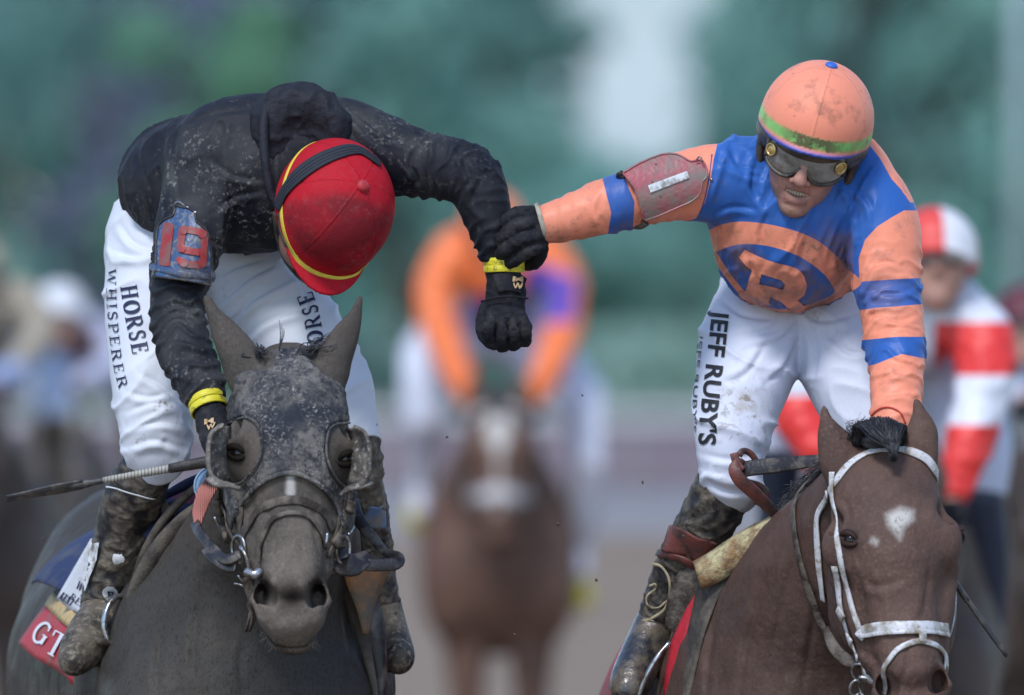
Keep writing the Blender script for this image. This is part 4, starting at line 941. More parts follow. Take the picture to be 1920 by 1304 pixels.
# --- black jersey
ARM1R = [(392, 318, -70, 78), (368, 400, -40, 68), (345, 490, 0, 58), (333, 560, 20, 50), (335, 615, 40, 49), (352, 670, 80, 47), (374, 720, 120, 42), (388, 752, 140, 34)]
ARM1L = [(650, 262, -70, 76), (720, 288, -50, 66), (790, 308, -30, 58), (850, 318, -15, 56), (890, 340, -5, 52), (908, 385, 0, 45), (922, 430, 0, 38), (936, 470, 0, 33)]
def jersey1(G, g=0):
    G.ell((352, 350, -260), (112-g, 108-g, 150-g), 40)
    G.cap((345, 345, -260), (470, 310, -120), 112-g, 130-g, 50)
    G.ell((505, 322, -80), (150-g, 140-g, 100-g), 45)
    G.ell((580, 270, -70), (110-g, 95-g, 80-g), 40)
    G.ell((400, 282, -100), (72-g, 82-g, 80-g), 40)
    G.ell((455, 400, -130), (95-g, 72-g, 100-g), 35)
    G.chain([(*p[:3], p[3]-g) for p in ARM1R], 30); G.chain([(*p[:3], p[3]-g) for p in ARM1L], 32)
G = Field((225, 150, -440), (985, 770, 200), 4)
jersey1(G)
G.cap((545, 480, 0), (545, 560, 0), 52, 52, 10, sub=True)
G.ell((290, 540, -330), (95, 108, 150), 12, sub=True)        # opening over the hips
V, F = G.mesh(); N = vnormals(V, F)
m_arm = sstep(V[:, 1], 420, 520)*(V[:, 0] < 460)
V = folds(V, N, ARM1R, 9, 34, 1, m_arm+.15*(V[:, 0] < 460)); N = vnormals(V, F)
m_l = sstep(V[:, 0], 720, 800)
V = folds(V, N, ARM1L, 8, 30, 2, m_l); N = vnormals(V, F)
body_m = 1-np.maximum(m_arm, m_l)
rdg = 1-np.abs(fbm(V/np.array([120., 190, 110])+5, 3)); V = V+N*((rdg**5-.25)*8*body_m)[:, None]
V = creases(V, vnormals(V, F), [[(395, 300), (440, 330), (500, 340)], [(330, 240), (325, 300), (335, 370)], [(640, 200), (680, 240), (730, 290)], [(622, 200), (650, 240), (690, 300)], [(665, 212), (710, 245), (770, 275)], [(400, 400), (440, 370), (490, 360)], [(258, 300), (280, 350), (290, 400)], [(360, 440), (420, 460), (500, 455)], [(350, 235), (400, 215), (470, 205)], [(860, 285), (880, 330), (885, 370)], [(905, 330), (890, 360), (880, 395)], [(780, 270), (770, 310), (785, 345)]], 5, 7)
mudv = .4+.9*sstep(V[:, 2], -140, 0)*sstep(V[:, 1], 210, 300)*(V[:, 0] < 520)+.7*sstep(V[:, 0], 600, 660)*(1-sstep(V[:, 0], 790, 880))
mudv = np.clip(mudv*(.6+.6*vnoise(V/60.)), 0, 1)
J1V, J1F = V, F; J1B = bvh(V, F)
mk('jersey', V, F, m_black_silk, j1, {'mud': mudv})
# rolled cuffs
mb = MB(); mb.tube([(366, 745, 128), (390, 757, 175), (414, 742, 150), (415, 728, 110)], 8, 8, 4); mb.build('cuff', m_black_silk, j1, attrs=None)
# bunched undershirt on the neck
G = Field((470, 150, -160), (680, 330, 60), 4)
G.chain([(515, 300, -10, 26), (508, 235, -10, 38), (540, 198, -10, 34), (590, 200, -5, 34), (625, 235, 0, 30), (628, 275, 0, 22)], 18)
G.ell((568, 250, -40), (70, 62, 50), 25)
G.cap((520, 330, 30), (560, 255, 30), 10, 14, 14, sub=True); 
Vh, Fh = G.mesh(); Nh = vnormals(Vh, Fh); Vh = Vh+Nh*(6*(1-np.abs(fbm(Vh/np.array([26., 40, 30]), 2)))**2)[:, None]
mk('undershirt_collar', Vh, Fh, m_hoodcloth, j1)
mb = MB(); 
P = crom([(498, 255, 48), (494, 300, 62), (497, 335, 70), (505, 360, 74)], 5); mb.tube([(500, 190, 10), (494, 240, 40), (497, 300, 58), (508, 360, 60), (528, 400, 60)], 9, 7, 5); mb.build('collar_edge', m_hoodcloth, j1)
# --- breeches
TH1R = [(318, 450, -310, 112), (305, 560, -260, 106), (292, 660, -200, 88), (288, 745, -150, 72), (294, 815, -125, 62), (298, 850, -125, 58)]
TH1L = [(440, 470, -310, 112), (500, 560, -260, 100), (560, 640, -200, 88), (618, 730, -150, 74), (650, 815, -130, 60), (655, 848, -125, 54)]
def breech1(G, g=0):
    G.ell((360, 440, -340), (152-g, 105-g, 140-g), 40)
    G.ell((300, 455, -330), (88-g, 90-g, 110-g), 30)
    G.chain([(*p[:3], p[3]-g) for p in TH1R], 30); G.chain([(*p[:3], p[3]-g) for p in TH1L], 30)
G = Field((170, 320, -500), (740, 910, -30), 4); breech1(G)
G.cut((0.30, 1, 0.25), .30*300+872+.25*-125+8)
V, F = G.mesh(); N = vnormals(V, F)
tl, dl, _ = along(V, TH1L); tr, dr, _ = along(V, TH1R)
V = folds(V, N, TH1R, 7, 46, 3, .0+.75*sstep(V[:, 1], 750, 810)); N = vnormals(V, F)
q = (V[:, 0]-400)*.55+(V[:, 1]-470)*.84
fold = (1-np.abs(fbm(np.stack([(V[:, 0]*.8-V[:, 1]*.55)/260., (V[:, 1]*.8+V[:, 0]*.5)/62., V[:, 2]/200.], 1), 2)))**5
V = V+N*(fold*8-2)[:, None]
V = creases(V, vnormals(V, F), [[(425, 610), (480, 560), (550, 520)], [(412, 570), (465, 522), (530, 492)], [(440, 655), (500, 602), (575, 580)], [(398, 528), (440, 502), (500, 484)], [(430, 640), (455, 580), (490, 545)], [(540, 500), (570, 540), (590, 600)], [(212, 470), (255, 482), (300, 468)], [(240, 772), (290, 756), (345, 768)], [(245, 804), (300, 792), (350, 802)], [(262, 700), (300, 722), (345, 764)], [(240, 840), (290, 826), (345, 842)], [(225, 420), (250, 455), (290, 470)], [(238, 735), (280, 745), (320, 735)]], 5.5, 8)
mudb = np.clip(sstep(V[:, 1], 720, 760)*.6*(V[:, 0] < 345)+.6*np.exp(-((V[:, 0]-325)**2+(V[:, 1]-765)**2)/500.)+.35*np.exp(-((V[:, 0]-430)**2+(V[:, 1]-540)**2)/1500.), 0, 1)
P1V, P1F = V, F; P1B = bvh(V, F)
mk('breeches', V, F, m_breech, j1, {'mud': mudb})
for tx, bs, sz in (('HORSE', [(226, 538), (234, 590), (244, 640), (249, 666)], 31), ('WHISPERER', [(200, 504), (201, 560), (206, 630), (214, 690), (224, 730)], 18), ('HORSE', [(611, 672), (604, 620), (596, 580), (584, 546)], 30)):
    mb = MB(); serif_text(mb, P1B, tx, bs, sz, .16, up=1, m=0, thick=1.15); mb.build('lettering', m_navy_ink, j1)
# --- boots
def boot(G, pts, shoe, flat=None):
    G.chain(pts, 12); G.chain(shoe, 16)
B1R = [(290, 835, -128, 44), (275, 880, -150, 50), (247, 935, -190, 53), (226, 1005, -240, 49), (208, 1075, -262, 45), (188, 1130, -275, 38)]
S1R = [(190, 1130, -285, 37), (192, 1160, -260, 44), (172, 1192, -225, 46), (150, 1222, -180, 38), (138, 1240, -150, 28)]
B1L = [(655, 818, -125, 52), (660, 870, -150, 54), (678, 940, -190, 44), (692, 1010, -240, 40), (706, 1080, -265, 36), (718, 1140, -280, 33)]
S1L = [(718, 1140, -285, 34), (726, 1170, -260, 34), (736, 1205, -220, 34), (744, 1228, -180, 32), (748, 1238, -150, 26)]
def mk_boot(B, S, par, box, mudfun, name='boot', extra=None):
    G = Field(*box, 3.5); G.chain(B, 12); 
    V, F = G.mesh(); N = vnormals(V, F)
    V = folds(V, N, B, 3.5, 34, 5); mud = mudfun(V)
    V = V+N*(mud*(3.5+3.5*fbm(V/14., 3)))[:, None]
    o = mk(name, V, F, m_boot, par, {'mud': mud}); b = bvh(V, F)
    G = Field(*box, 3.5); G.chain(S, 12); S0 = np.array(S)
    V2, F2 = G.mesh(); sh = mk('shoe', V2, F2, m_shoe1 if par is j1 else m_shoe, o)
    return V, F, b, o
f1 = lambda V: np.clip((.35+.75*sstep(V[:, 1], 905, 930))*sstep(V[:, 2], -265, -225)*(.6+1.2*fbm(V/45., 3))*(1-sstep(np.abs(V[:, 0]-(300-(V[:, 1]-840)*.36)), 30, 46)), 0, 1)
bV, bF, BT1, bt1 = mk_boot(B1R, S1R, j1, ((90, 760, -360), (350, 1290, -60)), f1)
mb = MB(); strap(mb, BT1, [(202, 914), (225, 916), (262, 928), (290, 934)], 3, 2, 5); mb.build('sock_edge', m_whiteplate, bt1)
mb = MB()
V2, T2 = glyphs('R', .03); V2 = [(214+v[0]*22+v[1]*2, 1117-v[1]*16+v[0]*3) for v in V2]
def disc2(cx, cy, rx, ry, n=20, rot=0):
    V = [(cx, cy)]+[(cx+rx*math.cos(a)*math.cos(rot)-ry*math.sin(a)*math.sin(rot), cy+rx*math.cos(a)*math.sin(rot)+ry*math.sin(a)*math.cos(rot)) for a in np.linspace(0, 2*math.pi, n+1)[:-1]]
    return V, [(0, i+1, (i+1) % n+1) for i in range(n)]
lay(mb, BT1, *disc2(206, 1112, 13, 14), 5); lay(mb, BT1, *disc2(221, 1047, 10, 9), 6)
def poly2(P):
    n = len(P); c = (sum(p[0] for p in P)/n, sum(p[1] for p in P)/n); return [c]+list(P), [(0, i+1, (i+1) % n+1) for i in range(n)]
lay(mb, BT1, *poly2([(176, 1020), (188, 1018), (184, 1050), (170, 1085), (162, 1110), (160, 1085), (168, 1050)]), 4)
lay(mb, BT1, [(201+v[0]*20, 1118-v[1]*18) for v in glyphs('R', .02)[0]], glyphs('R', .02)[1], 7, 1)
mb.build('boot_patch', [m_whiteplate, m_navy_ink], bt1)
f2 = lambda V: np.clip(.5+fbm(V/30., 3), 0, 1)*.9
bV2, bF2, BT2, bt2 = mk_boot(B1L, S1L, j1, ((600, 760, -360), (800, 1290, -60)), f2)
mb = MB(); strap(mb, BT2, [(682, 965), (700, 970), (722, 968)], 46, 1.5, 1.5); mb.build('boot_tape', m_bluetape, bt2)
# --- helmet, worn on the lowered head
HN = nrm((.44, -.36, .82)); HF = nrm(np.array((-.02, .92, .40))-HN*(np.dot((-.02, .92, .40), HN))); HS = nrm(np.cross(HF, HN))
HC = np.array((630., 384., 70.))
def helmet(G, C0, S, N, Fd, rs_=106, rn=112, rf=128, peak=True):
    G.frame(C0, S, N, Fd)
    G.ell((0, 0, 0), (rs_, rn, rf), 6)
    G.ell((0, -22, 6), (rs_-1, 70, rf-2), 8)
def hloc(V, C0, S, N, Fd): D = V-C0; return D@S, D@N, D@Fd
G = Field(HC-175, HC+175, 3.2); helmet(G, HC, HS, HN, HF, 112, 108, 128)
G.frame(); G.cut(-HN, -(HC@HN)+62, 4)
G.frame(HC, HS, HN, HF)
# peak
def peakfn(X, Y, Z):
    a = (Z-18)/150; b = X/95; r = np.sqrt(a*a+b*b); yb = -40-.0012*(X*X)*.7-(Z-100)*.12+4
    return np.maximum(np.maximum((r-1)*95, np.abs(Y-yb)-3.2), -(Z-60))
G.put(peakfn, (-100, -80, 40), (100, 0, 175), 6)
V, F = G.mesh(); a_, h_, f_ = hloc(V, HC, HS, HN, HF)
az = np.arctan2(a_, f_+4); rr = np.hypot(a_, f_)
seam = np.zeros(len(V))
for k_ in range(6):
    d = (az-rad(30)-k_*math.pi/3+math.pi) % (2*math.pi)-math.pi; seam = np.maximum(seam, np.where(h_ > -30, np.exp(-(d*rr/2.2)**2), 0))
seam = np.maximum(seam, 0)
N = vnormals(V, F); V = V-N*(seam*1.2)[:, None]
mudh = sstep(f_, 10, 50)*sstep(h_, -20, 10)*.95+.25
HB = bvh(V, F)
mk('cap', V, F, m_redcap, j1, {'mud': mudh, 'seam': seam})
bc = snap(HB, (679, 350))[0]; mb = MB(); mb.ell(bc+HN*3, (12, 8, 12), R=[HS, HN, HF]); mb.build('cap_button', m_red, j1)
mb = MB()
strap(mb, HB, [(648, 250), (612, 252), (575, 275), (545, 312), (532, 350), (528, 400), (535, 440), (552, 478), (580, 505), (612, 518), (642, 522), (670, 514), (692, 496)], [7, 9, 10, 10, 10, 11, 8, 5, 4], 2.5, 1, n=8)
mb.build('elastic_band', m_gold, j1)
mb = MB()
P, N = surf_path(HB, [(522, 392), (530, 368), (555, 335), (590, 308), (630, 289), (670, 282), (705, 288), (722, 300)], 8)
mb.ribbon(P, N, [24, 32, 36, 34, 30, 26, 22], 3, 0, 2)
for o_ in (-9, -2, 6): 
    B_ = np.cross(np.gradient(P, axis=0), N); B_ /= np.linalg.norm(B_, axis=1)[:, None]; mb.tube(P+N*5+B_*o_, 1.4, 5, 0)
mb.build('goggle_strap', m_strapcloth, j1)
mb = MB(); strap(mb, HB, [(521, 400), (527, 440), (540, 470), (560, 495, -10)], 10, 5, -2); 
mb.tube([(518, 395, 0), (524, 440, -15), (536, 480, -30), (560, 512, -40), (590, 535, -30)], 9, 8, 5); mb.build('goggle_frame', m_gframe, j1)
# --- body under the clothes: one continuous skin (head, neck, trunk, limbs)
G = Field((150, 180, -480), (1010, 1150, 180), 9)
jersey1(G, 20); breech1(G, 20)
G.chain([(*p[:3], p[3]-14) for p in B1R], 15); G.chain([(*p[:3], p[3]-14) for p in B1L], 15)
G.chain([(560, 300, -60, 55), (590, 350, -10, 52), (HC[0]-20, HC[1]+30, 10, 50)], 20)
G.frame(HC, HS, HN, HF); G.ell((0, -20, 0), (82, 92, 98), 10); G.ell((0, -110, 30), (58, 62, 62), 25); G.frame()
G.cap((388, 752, 140), (398, 790, 160), 26, 26, 8); G.cap((936, 470, 0), (950, 560, 10), 24, 26, 8)
Vb, Fb = G.mesh(); mk('body', Vb, Fb, m_innerbody, j1)
# --- number plate on the right sleeve
def plate_pts(poly, B, off, seg=7):
    V2, T2 = poly2(poly); return V2, T2
def plate(par, B, outline, off, th, mat, name, bend=.6):
    """stiff plate: photo outline, depth fitted smoothly to the limb below"""
    pts = np.array([(x, y) for x in np.linspace(min(p[0] for p in outline), max(p[0] for p in outline), 9) for y in np.linspace(min(p[1] for p in outline), max(p[1] for p in outline), 9)])
    ok = []; wv = []
    for p in pts:
        r = snap(B, tuple(p))
        if r is not None: ok.append(p); wv.append(r[0][2])
    ok = np.array(ok); wv = np.array(wv); c = ok.mean(0); X = (ok-c)/50
    A = np.stack([np.ones(len(X)), X[:, 0], X[:, 1], X[:, 0]**2, X[:, 0]*X[:, 1], X[:, 1]**2], 1)
    co, *_ = np.linalg.lstsq(A, wv, rcond=None); co[3:] *= bend
    zf = lambda x, y: co@np.array((1, (x-c[0])/50, (y-c[1])/50, ((x-c[0])/50)**2, (x-c[0])*(y-c[1])/2500, ((y-c[1])/50)**2))+off
    V2, T2 = poly2(outline); V2, T2 = cut_tris(V2, T2, 16)
    A_ = np.array([(x, y, zf(x, y)) for x, y in V2]); n = len(A_)
    nb = nrm(np.array((-co[1]/50, -co[2]/50, 1.0))); ed = {}
    for t in T2:
        for i in range(3): ed.setdefault((min(t[i], t[(i+1) % 3]), max(t[i], t[(i+1) % 3])), []).append((t[i], t[(i+1) % 3]))
    Fx = [t for t in T2]+[tuple(i+n for i in t[::-1]) for t in T2]+[(e[0][1], e[0][0], e[0][0]+n, e[0][1]+n) for e in ed.values() if len(e) == 1]
    mb = MB(); mb.add(np.vstack([A_, A_-nb*th]), Fx); o = mb.build(name, mat, par, smooth=False)
    return o, zf, bvh(A_, [t for t in T2])
arm = thing('number_plate', (340, 530, 60), 'blue armband number plate reading 19 on the bent sleeve of the black silks', 'number plate')
out1 = [(328, 385), (340, 388), (364, 396), (368, 415), (384, 428), (393, 450), (397, 480), (396, 530), (388, 534), (340, 525), (296, 520), (288, 515), (292, 498), (293, 450), (297, 425), (308, 412), (325, 404)]
po, zf1, PB = plate(arm, J1B, out1, 14, 5, m_plate, 'plate')
mb = MB()
def quad2(a, b, w_): 
    a = np.array(a, float); b = np.array(b, float); d = nrm(b-a); n = np.array((-d[1], d[0]))*w_/2; return [tuple(a+n), tuple(b+n), tuple(b-n), tuple(a-n)], [(0, 1, 2), (0, 2, 3)]
lay(mb, PB, *quad2((317, 419), (308, 499), 20), 1.2)
mb.build('numeral', m_platered, arm); mb = MB()
for i, (a, b) in enumerate([((345, 430), (378, 436)), ((343, 430), (338, 466)), ((338, 468), (374, 474)), ((384, 438), (380, 490)), ((378, 498), (348, 496)), ((340, 486), (334, 492)), ((336, 488), (350, 498))]): lay(mb, PB, *quad2(a, b, 13), 1.2+.15*i)
for i, c in enumerate(((344, 433), (379, 439), (341, 466), (378, 494), (345, 494))): lay(mb, PB, *disc2(*c, 8, 8, 12), 2.2+.1*i)
mb.build('numeral', m_platered, arm)
mb = MB(); mb.tube([(x, y, zf1(x, y)+2) for x, y in out1+[out1[0]]], 2.2, 6, 2); mb.build('plate_edging', m_darkleather, arm)
mb = MB(); P = crom([(x, y, zf1(x, y)+4) for x, y in ((290, 502), (340, 514), (394, 520))], 4); mb.ribbon(P, [(0, 0, 1)]*len(P), 12, 3); mb.tube([(286, 500, zf1(292, 500)-12), (292, 508, zf1(292, 500)), (290, 520, zf1(292, 500)-8)], 7, 7, 3); mb.ell((397, 518, zf1(396, 518)-8), (8, 12, 9)); mb.build('armband_strap', m_plate, arm)
mb = MB(); mb.tube([(328, 384, zf1(330, 388)+3), (334, 378, zf1(330, 388)+5), (346, 386, zf1(340, 388)+5), (354, 390, zf1(350, 390)+3)], 2, 6, 3); mb.ell((366, 399, zf1(366, 399)+3), (3.5, 3.5, 3)); mb.build('safety_pin', m_metal, arm)
# --- gloves
def glove(par, box, fn, name='glove', mat=None, lump=1.6):
    G = Field(*box, 2.4); fn(G); V, F = G.mesh(); N = vnormals(V, F); V = V+N*(lump*fbm(V/9., 2))[:, None]
    return mk(name, V, F, mat or m_glove, par), bvh(V, F), V, F
def fist1(G):
    G.cap((940, 490, 0), (948, 545, 4), 31, 32, 10, flat=((1, 0, 0), 1.06))
    G.cap((948, 552, 6), (948, 590, 14), 36, 38, 14, flat=((0, 0, 1), .72))
    for i, x in enumerate((918, 941, 963, 984)):
        y = 612+(0, 8, 6, 0)[i]; r = (13.5, 14, 13.5, 12)[i]
        G.chain([(932+i*12, 575, 16, r-3), (x, y, 30, r), (x+1, y+26, 12, r-1), (x, y+22, -18, r-1.5), (x, y-6, -22, r-2)], 2.5, n=4)
    G.chain([(915, 575, -2, 13), (906, 600, 0, 13.5), (908, 626, 6, 13), (920, 642, 12, 11.5), (927, 646, 14, 9)], 5, n=4)
    for i, x in enumerate((930, 952, 973)): G.cap((x, 600, 42), (x+1, 648, 26), 2.2, 3.5, 4, sub=True)
g1, GB1, gV, gF = glove(j1, ((885, 470, -55), (1015, 665, 60)), fist1)
mb = MB(); P, N = surf_path(GB1, [(930, 534), (948, 528), (968, 530), (986, 535)], 4); mb.ribbon(P, N, 38, 4, 0, 2); mb.tube([(902, 566, 25), (930, 558, 44), (960, 556, 46), (990, 560, 30)], 2, 6, 5); mb.build('wrist_tab', m_glove, g1)
TB = bvh(*(lambda o: ([v for v in mbV], [f for f in mbF]))(None)) if False else GB1
mb = MB()
for txt, yy in (('M', 530), ('W', 542)):
    Vt, Tt = glyphs(txt, .03); xs = [v[0] for v in Vt]; x0, x1 = min(xs), max(xs); ys = [v[1] for v in Vt]; y1 = max(ys)
    lay(mb, GB1, [(960+(v[0]-x0)/(x1-x0)*17, yy-v[1]/y1*10) for v in Vt], Tt, 5.5, L=5)
mb.build('glove_monogram', m_gold_ink, g1)
mb = MB()
for y, wd in ((489, 13), (502, 11)):
    a = np.linspace(0, 2*math.pi, 29); ctr = np.array((945, y, 0)); P = [ctr+np.array((36*math.cos(t), 3.5*math.sin(t)+2*math.cos(t*2), 36*math.sin(t))) for t in a]; mb.ribbon(P, [np.array((math.cos(t), 0, math.sin(t))) for t in a], wd+2, 3)
mb.build('wrist_tape', m_yellow, j1)
# right hand holding rein and crop, mostly behind the blinker
def fist1b(G):
    G.cap((386, 745, 140), (400, 792, 165), 28, 30, 10); G.cap((400, 795, 165), (412, 828, 190), 32, 34, 12, flat=((0, 0, 1), .8))
    for i in range(4):
        b = np.array((424-i*3, 812+i*17, 215-i*6.)); G.chain([(408, 815+i*8, 205, 13), (*b, 13), (*(b+(2, 8, -26)), 12), (*(b+(-20, 10, -36)), 11)], 4.5, n=3)
    G.chain([(395, 800, 180, 13), (392, 828, 196, 13), (398, 850, 204, 11)], 5, n=4)
g1b, GB1b, _, _ = glove(j1, ((340, 720, 90), (470, 890, 260)), fist1b)
mb = MB(); ax = nrm((14, 44, 24)); u = nrm(np.cross(ax, (0, 0, 1))); v = np.cross(ax, u)
for q_, r_ in ((0, 33), (15, 33)):
    ctr = np.array((387., 752., 143.))+ax*q_; a = np.linspace(0, 2*math.pi, 29); mb.ribbon([ctr+(u*math.cos(t)+v*math.sin(t))*r_ for t in a], [u*math.cos(t)+v*math.sin(t) for t in a], 14, 3)
mb.build('wrist_tape', m_yellow, j1)
mb = MB()
for txt, yy in (('M', 797), ('W', 808)):
    Vt, Tt = glyphs(txt, .03); xs = [v[0] for v in Vt]; x0, x1 = min(xs), max(xs); y1 = max(v[1] for v in Vt)
    lay(mb, GB1b, [(384+(v[0]-x0)/(x1-x0)*17+(yy-797)*.3, yy-v[1]/y1*10-(v[0]-x0)*5) for v in Vt], Tt, 2)
mb.build('glove_monogram', m_gold_ink, g1b)
# --- riding crop held in that hand
crop = thing('riding_crop', (200, 905, 120), 'dark padded riding crop with pale ribbed binding, held level by the jockey in black', 'riding crop')
a, b = np.array((412., 862., 205.)), np.array((12., 934., 120.))
L_ = lambda t: a+(b-a)*t
mb = MB(); mb.tube([(*L_(-.06), 11), (*L_(.05), 11.5), (*L_(.12), 11), (*L_(.235), 9.5)], 10, 10, 4); mb.build('grip', m_whipgrip, crop)
mb = MB(); mb.tube([(*L_(.235), 8), (*L_(.35), 7.4), (*L_(.545), 6.2)], 7, 10, 4); mb.build('binding', m_whipband, crop)
mb = MB(); mb.tube([(*L_(.54), 6), (*L_(.60), 6.5), (*L_(.62), 8.5), (*L_(.66), 8.5), (*L_(.7), 7)], 6, 8, 3); mb.build('shaft', m_whip, crop)
mb = MB(); P = np.array([L_(t)+np.array((0, 0, 3)) for t in np.linspace(.64, 1.0, 12)]); mb.ribbon(P+np.array((0, -2.5, 0)), [(0.1, .5, .8)]*12, [17, 18, 17, 14, 9, 7], 4); mb.ribbon(P+np.array((0, 3, -5)), [(0.1, .5, .8)]*12, [12, 14, 13, 11, 8, 6], 4); mb.build('flap', m_whip, crop)
# ================================================================ right rider
j2 = thing('person', (1480, ground_y(-300)-650, -330), 'jockey in blue and orange silks and goggles reaching out to grip the other rider\'s wrist', 'jockey')
ARM2R = [(1375, 345, -70, 74), (1325, 345, -50, 66), (1260, 352, -20, 58), (1190, 372, 10, 50), (1140, 386, 20, 47), (1085, 404, 28, 40), (1045, 416, 32, 33), (1020, 422, 34, 30)]
ARM2L = [(1625, 380, -90, 78), (1655, 440, -60, 68), (1664, 520, -30, 60), (1672, 590, -5, 56), (1680, 650, 30, 52), (1682, 710, 75, 46), (1680, 770, 115, 42), (1678, 800, 135, 36)]
def jersey2(G, g=0):
    G.ell((1480, 400, -100), (155-g, 125-g, 105-g), 45)
    G.ell((1470, 470, -150), (125-g, 112-g, 110-g), 45)
    G.ell((1490, 500, -250), (125-g, 90-g, 110-g), 45)
    G.ell((1550, 320, -130), (120-g, 80-g, 80-g), 45)
    G.ell((1400, 325, -110), (75-g, 72-g, 75-g), 35); G.ell((1515, 350, -75), (85-g, 66-g, 66-g), 30)
    G.chain([(*p[:3], p[3]-g) for p in ARM2R], 32); G.chain([(*p[:3], p[3]-g) for p in ARM2L], 32)
G = Field((990, 225, -420), (1760, 830, 200), 4); jersey2(G)
V, F = G.mesh(); N = vnormals(V, F)
V = folds(V, N, ARM2R, 4.5, 44, 7, 1-sstep(V[:, 0], 1260, 1330)); N = vnormals(V, F)
V = folds(V, N, ARM2L, 8, 36, 8, sstep(V[:, 0], 1590, 1640)*sstep(V[:, 1], 420, 520)); N = vnormals(V, F)
tm = sstep(V[:, 0], 1310, 1360)*(1-sstep(V[:, 0], 1620, 1660))
rdg = (1-np.abs(fbm(np.stack([(V[:, 0]+V[:, 1]*.35)/48., V[:, 1]/150., V[:, 2]/80.], 1)+3, 3)))**3
V = V+N*(rdg*8*tm-2.5*tm)[:, None]
V = creases(V, vnormals(V, F), [[(1600, 430), (1572, 480), (1580, 535)], [(1562, 420), (1542, 470), (1556, 525)], [(1345, 300), (1395, 325), (1440, 335)], [(1335, 402), (1375, 388), (1425, 395)], [(1572, 330), (1602, 380), (1608, 450)], [(1398, 470), (1415, 515), (1440, 560)], [(1590, 340), (1630, 380), (1640, 420)], [(1440, 400), (1425, 440), (1430, 480)], [(1520, 430), (1500, 480), (1510, 540)], [(1625, 505), (1662, 492), (1700, 502)], [(1628, 545), (1675, 552), (1712, 540)], [(1636, 592), (1685, 602), (1718, 590)], [(1645, 622), (1690, 612), (1720, 620)], [(1648, 712), (1682, 700), (1716, 712)], [(1648, 748), (1688, 738), (1718, 748)], [(1205, 395), (1190, 370), (1192, 345)], [(1130, 360), (1122, 395), (1132, 425)], [(1370, 280), (1385, 310), (1430, 320)], [(1420, 300), (1410, 350), (1440, 390)]], 4.5, 7)
ringo = poly_sd(V, [(1318, 440), (1345, 424), (1385, 416), (1435, 420), (1490, 433), (1535, 453), (1568, 480), (1590, 505), (1615, 528), (1600, 545), (1560, 566), (1520, 582), (1470, 592), (1440, 590), (1400, 566), (1368, 530), (1340, 490)], True)
ringi = poly_sd(V, [(1343, 473), (1370, 462), (1405, 458), (1450, 464), (1500, 482), (1540, 510), (1560, 535), (1562, 552), (1520, 570), (1470, 580), (1440, 576), (1405, 555), (1370, 515)], True)
Ro = [(1389, 470), (1440, 490), (1478, 502), (1500, 517), (1512, 540), (1506, 560), (1494, 570), (1520, 577), (1514, 589), (1476, 584), (1470, 570), (1444, 562), (1442, 572), (1452, 577), (1448, 588), (1386, 556), (1391, 546), (1404, 549), (1412, 510), (1400, 500), (1388, 492)]
Ri = [(1428, 513), (1462, 526), (1468, 536), (1462, 545), (1424, 534)]
R_ = np.full(len(V), -10.)
front = V[:, 2] > -230
chest = np.where(front, np.maximum(np.minimum(ringo, -ringi), np.minimum(R_, ringi)), -20)
sr = poly_sd(V, [(1345, 270), (1338, 300), (1332, 340), (1322, 380), (1305, 410), (980, 520), (980, 250)])
band1 = poly_sd(V, [(1126, 320), (1166, 320), (1190, 380), (1186, 440), (1138, 450), (1146, 400)])
sleeveR = np.minimum(sr, -band1)
sl2 = poly_sd(V, [(1695, 395), (1672, 408), (1645, 425), (1622, 450), (1610, 485), (1612, 535), (1600, 560), (1600, 830), (1800, 830), (1800, 395)], False)
b2 = poly_sd(V, [(1560, 532), (1680, 524), (1760, 520), (1760, 568), (1690, 574), (1640, 578), (1560, 590)]); b3 = poly_sd(V, [(1600, 640), (1680, 632), (1760, 632), (1760, 678), (1690, 664), (1640, 684), (1600, 690)])
sleeveL = np.minimum(np.minimum(sl2, -b2), -b3)
yoke = poly_sd(V, [(1630, 272), (1652, 300), (1674, 340), (1690, 380), (1760, 380), (1760, 250), (1628, 250)])
orange = np.maximum(np.maximum(chest, sleeveR), np.maximum(sleeveL, np.where(V[:, 2] < -40, yoke, -20)))
mud2 = np.clip(1.1*sstep(V[:, 1], 395, 450)*(V[:, 0] < 1600)*(.55+.8*fbm(V/50., 2))+.5*np.exp(-((V[:, 0]-1655)**2+(V[:, 1]-550)**2)/2500.)+.25*(V[:, 0] < 1240), 0, 1)
J2V, J2F = V, F; J2B = bvh(V, F)
mk('jersey', V, F, m_silk2, j2, {'orange': np.clip(orange, -10, 10), 'mud': mud2})
mb = MB(); a_ = nrm((-25, 7, 2)); u = nrm(np.cross(a_, (0, 0, 1))); v = np.cross(a_, u)
m_orgplain = M('orange_cuff', ORG, .45, bump=[((('N', 60, .3, .7, 3),), .3, .003)])
for c0, rr_ in (((1038, 417, 33), 36),): mb.tube([np.array(c0)+(u*math.cos(t)+v*math.sin(t))*rr_ for t in np.linspace(0, 2*math.pi, 20)], 2.2, 6, 1)
mb.build('cuff_seam', m_orgplain, j2)
mb = MB(); P, N = surf_path(J2B, [(1335, 290), (1330, 330), (1322, 370), (1312, 400)], 6); mb.tube(P+N*.6, 1.4, 5, 0); mb.build('shoulder_seam', M('blue_seam', (.02, .06, .3), .6), j2)
from mathutils.geometry import tessellate_polygon
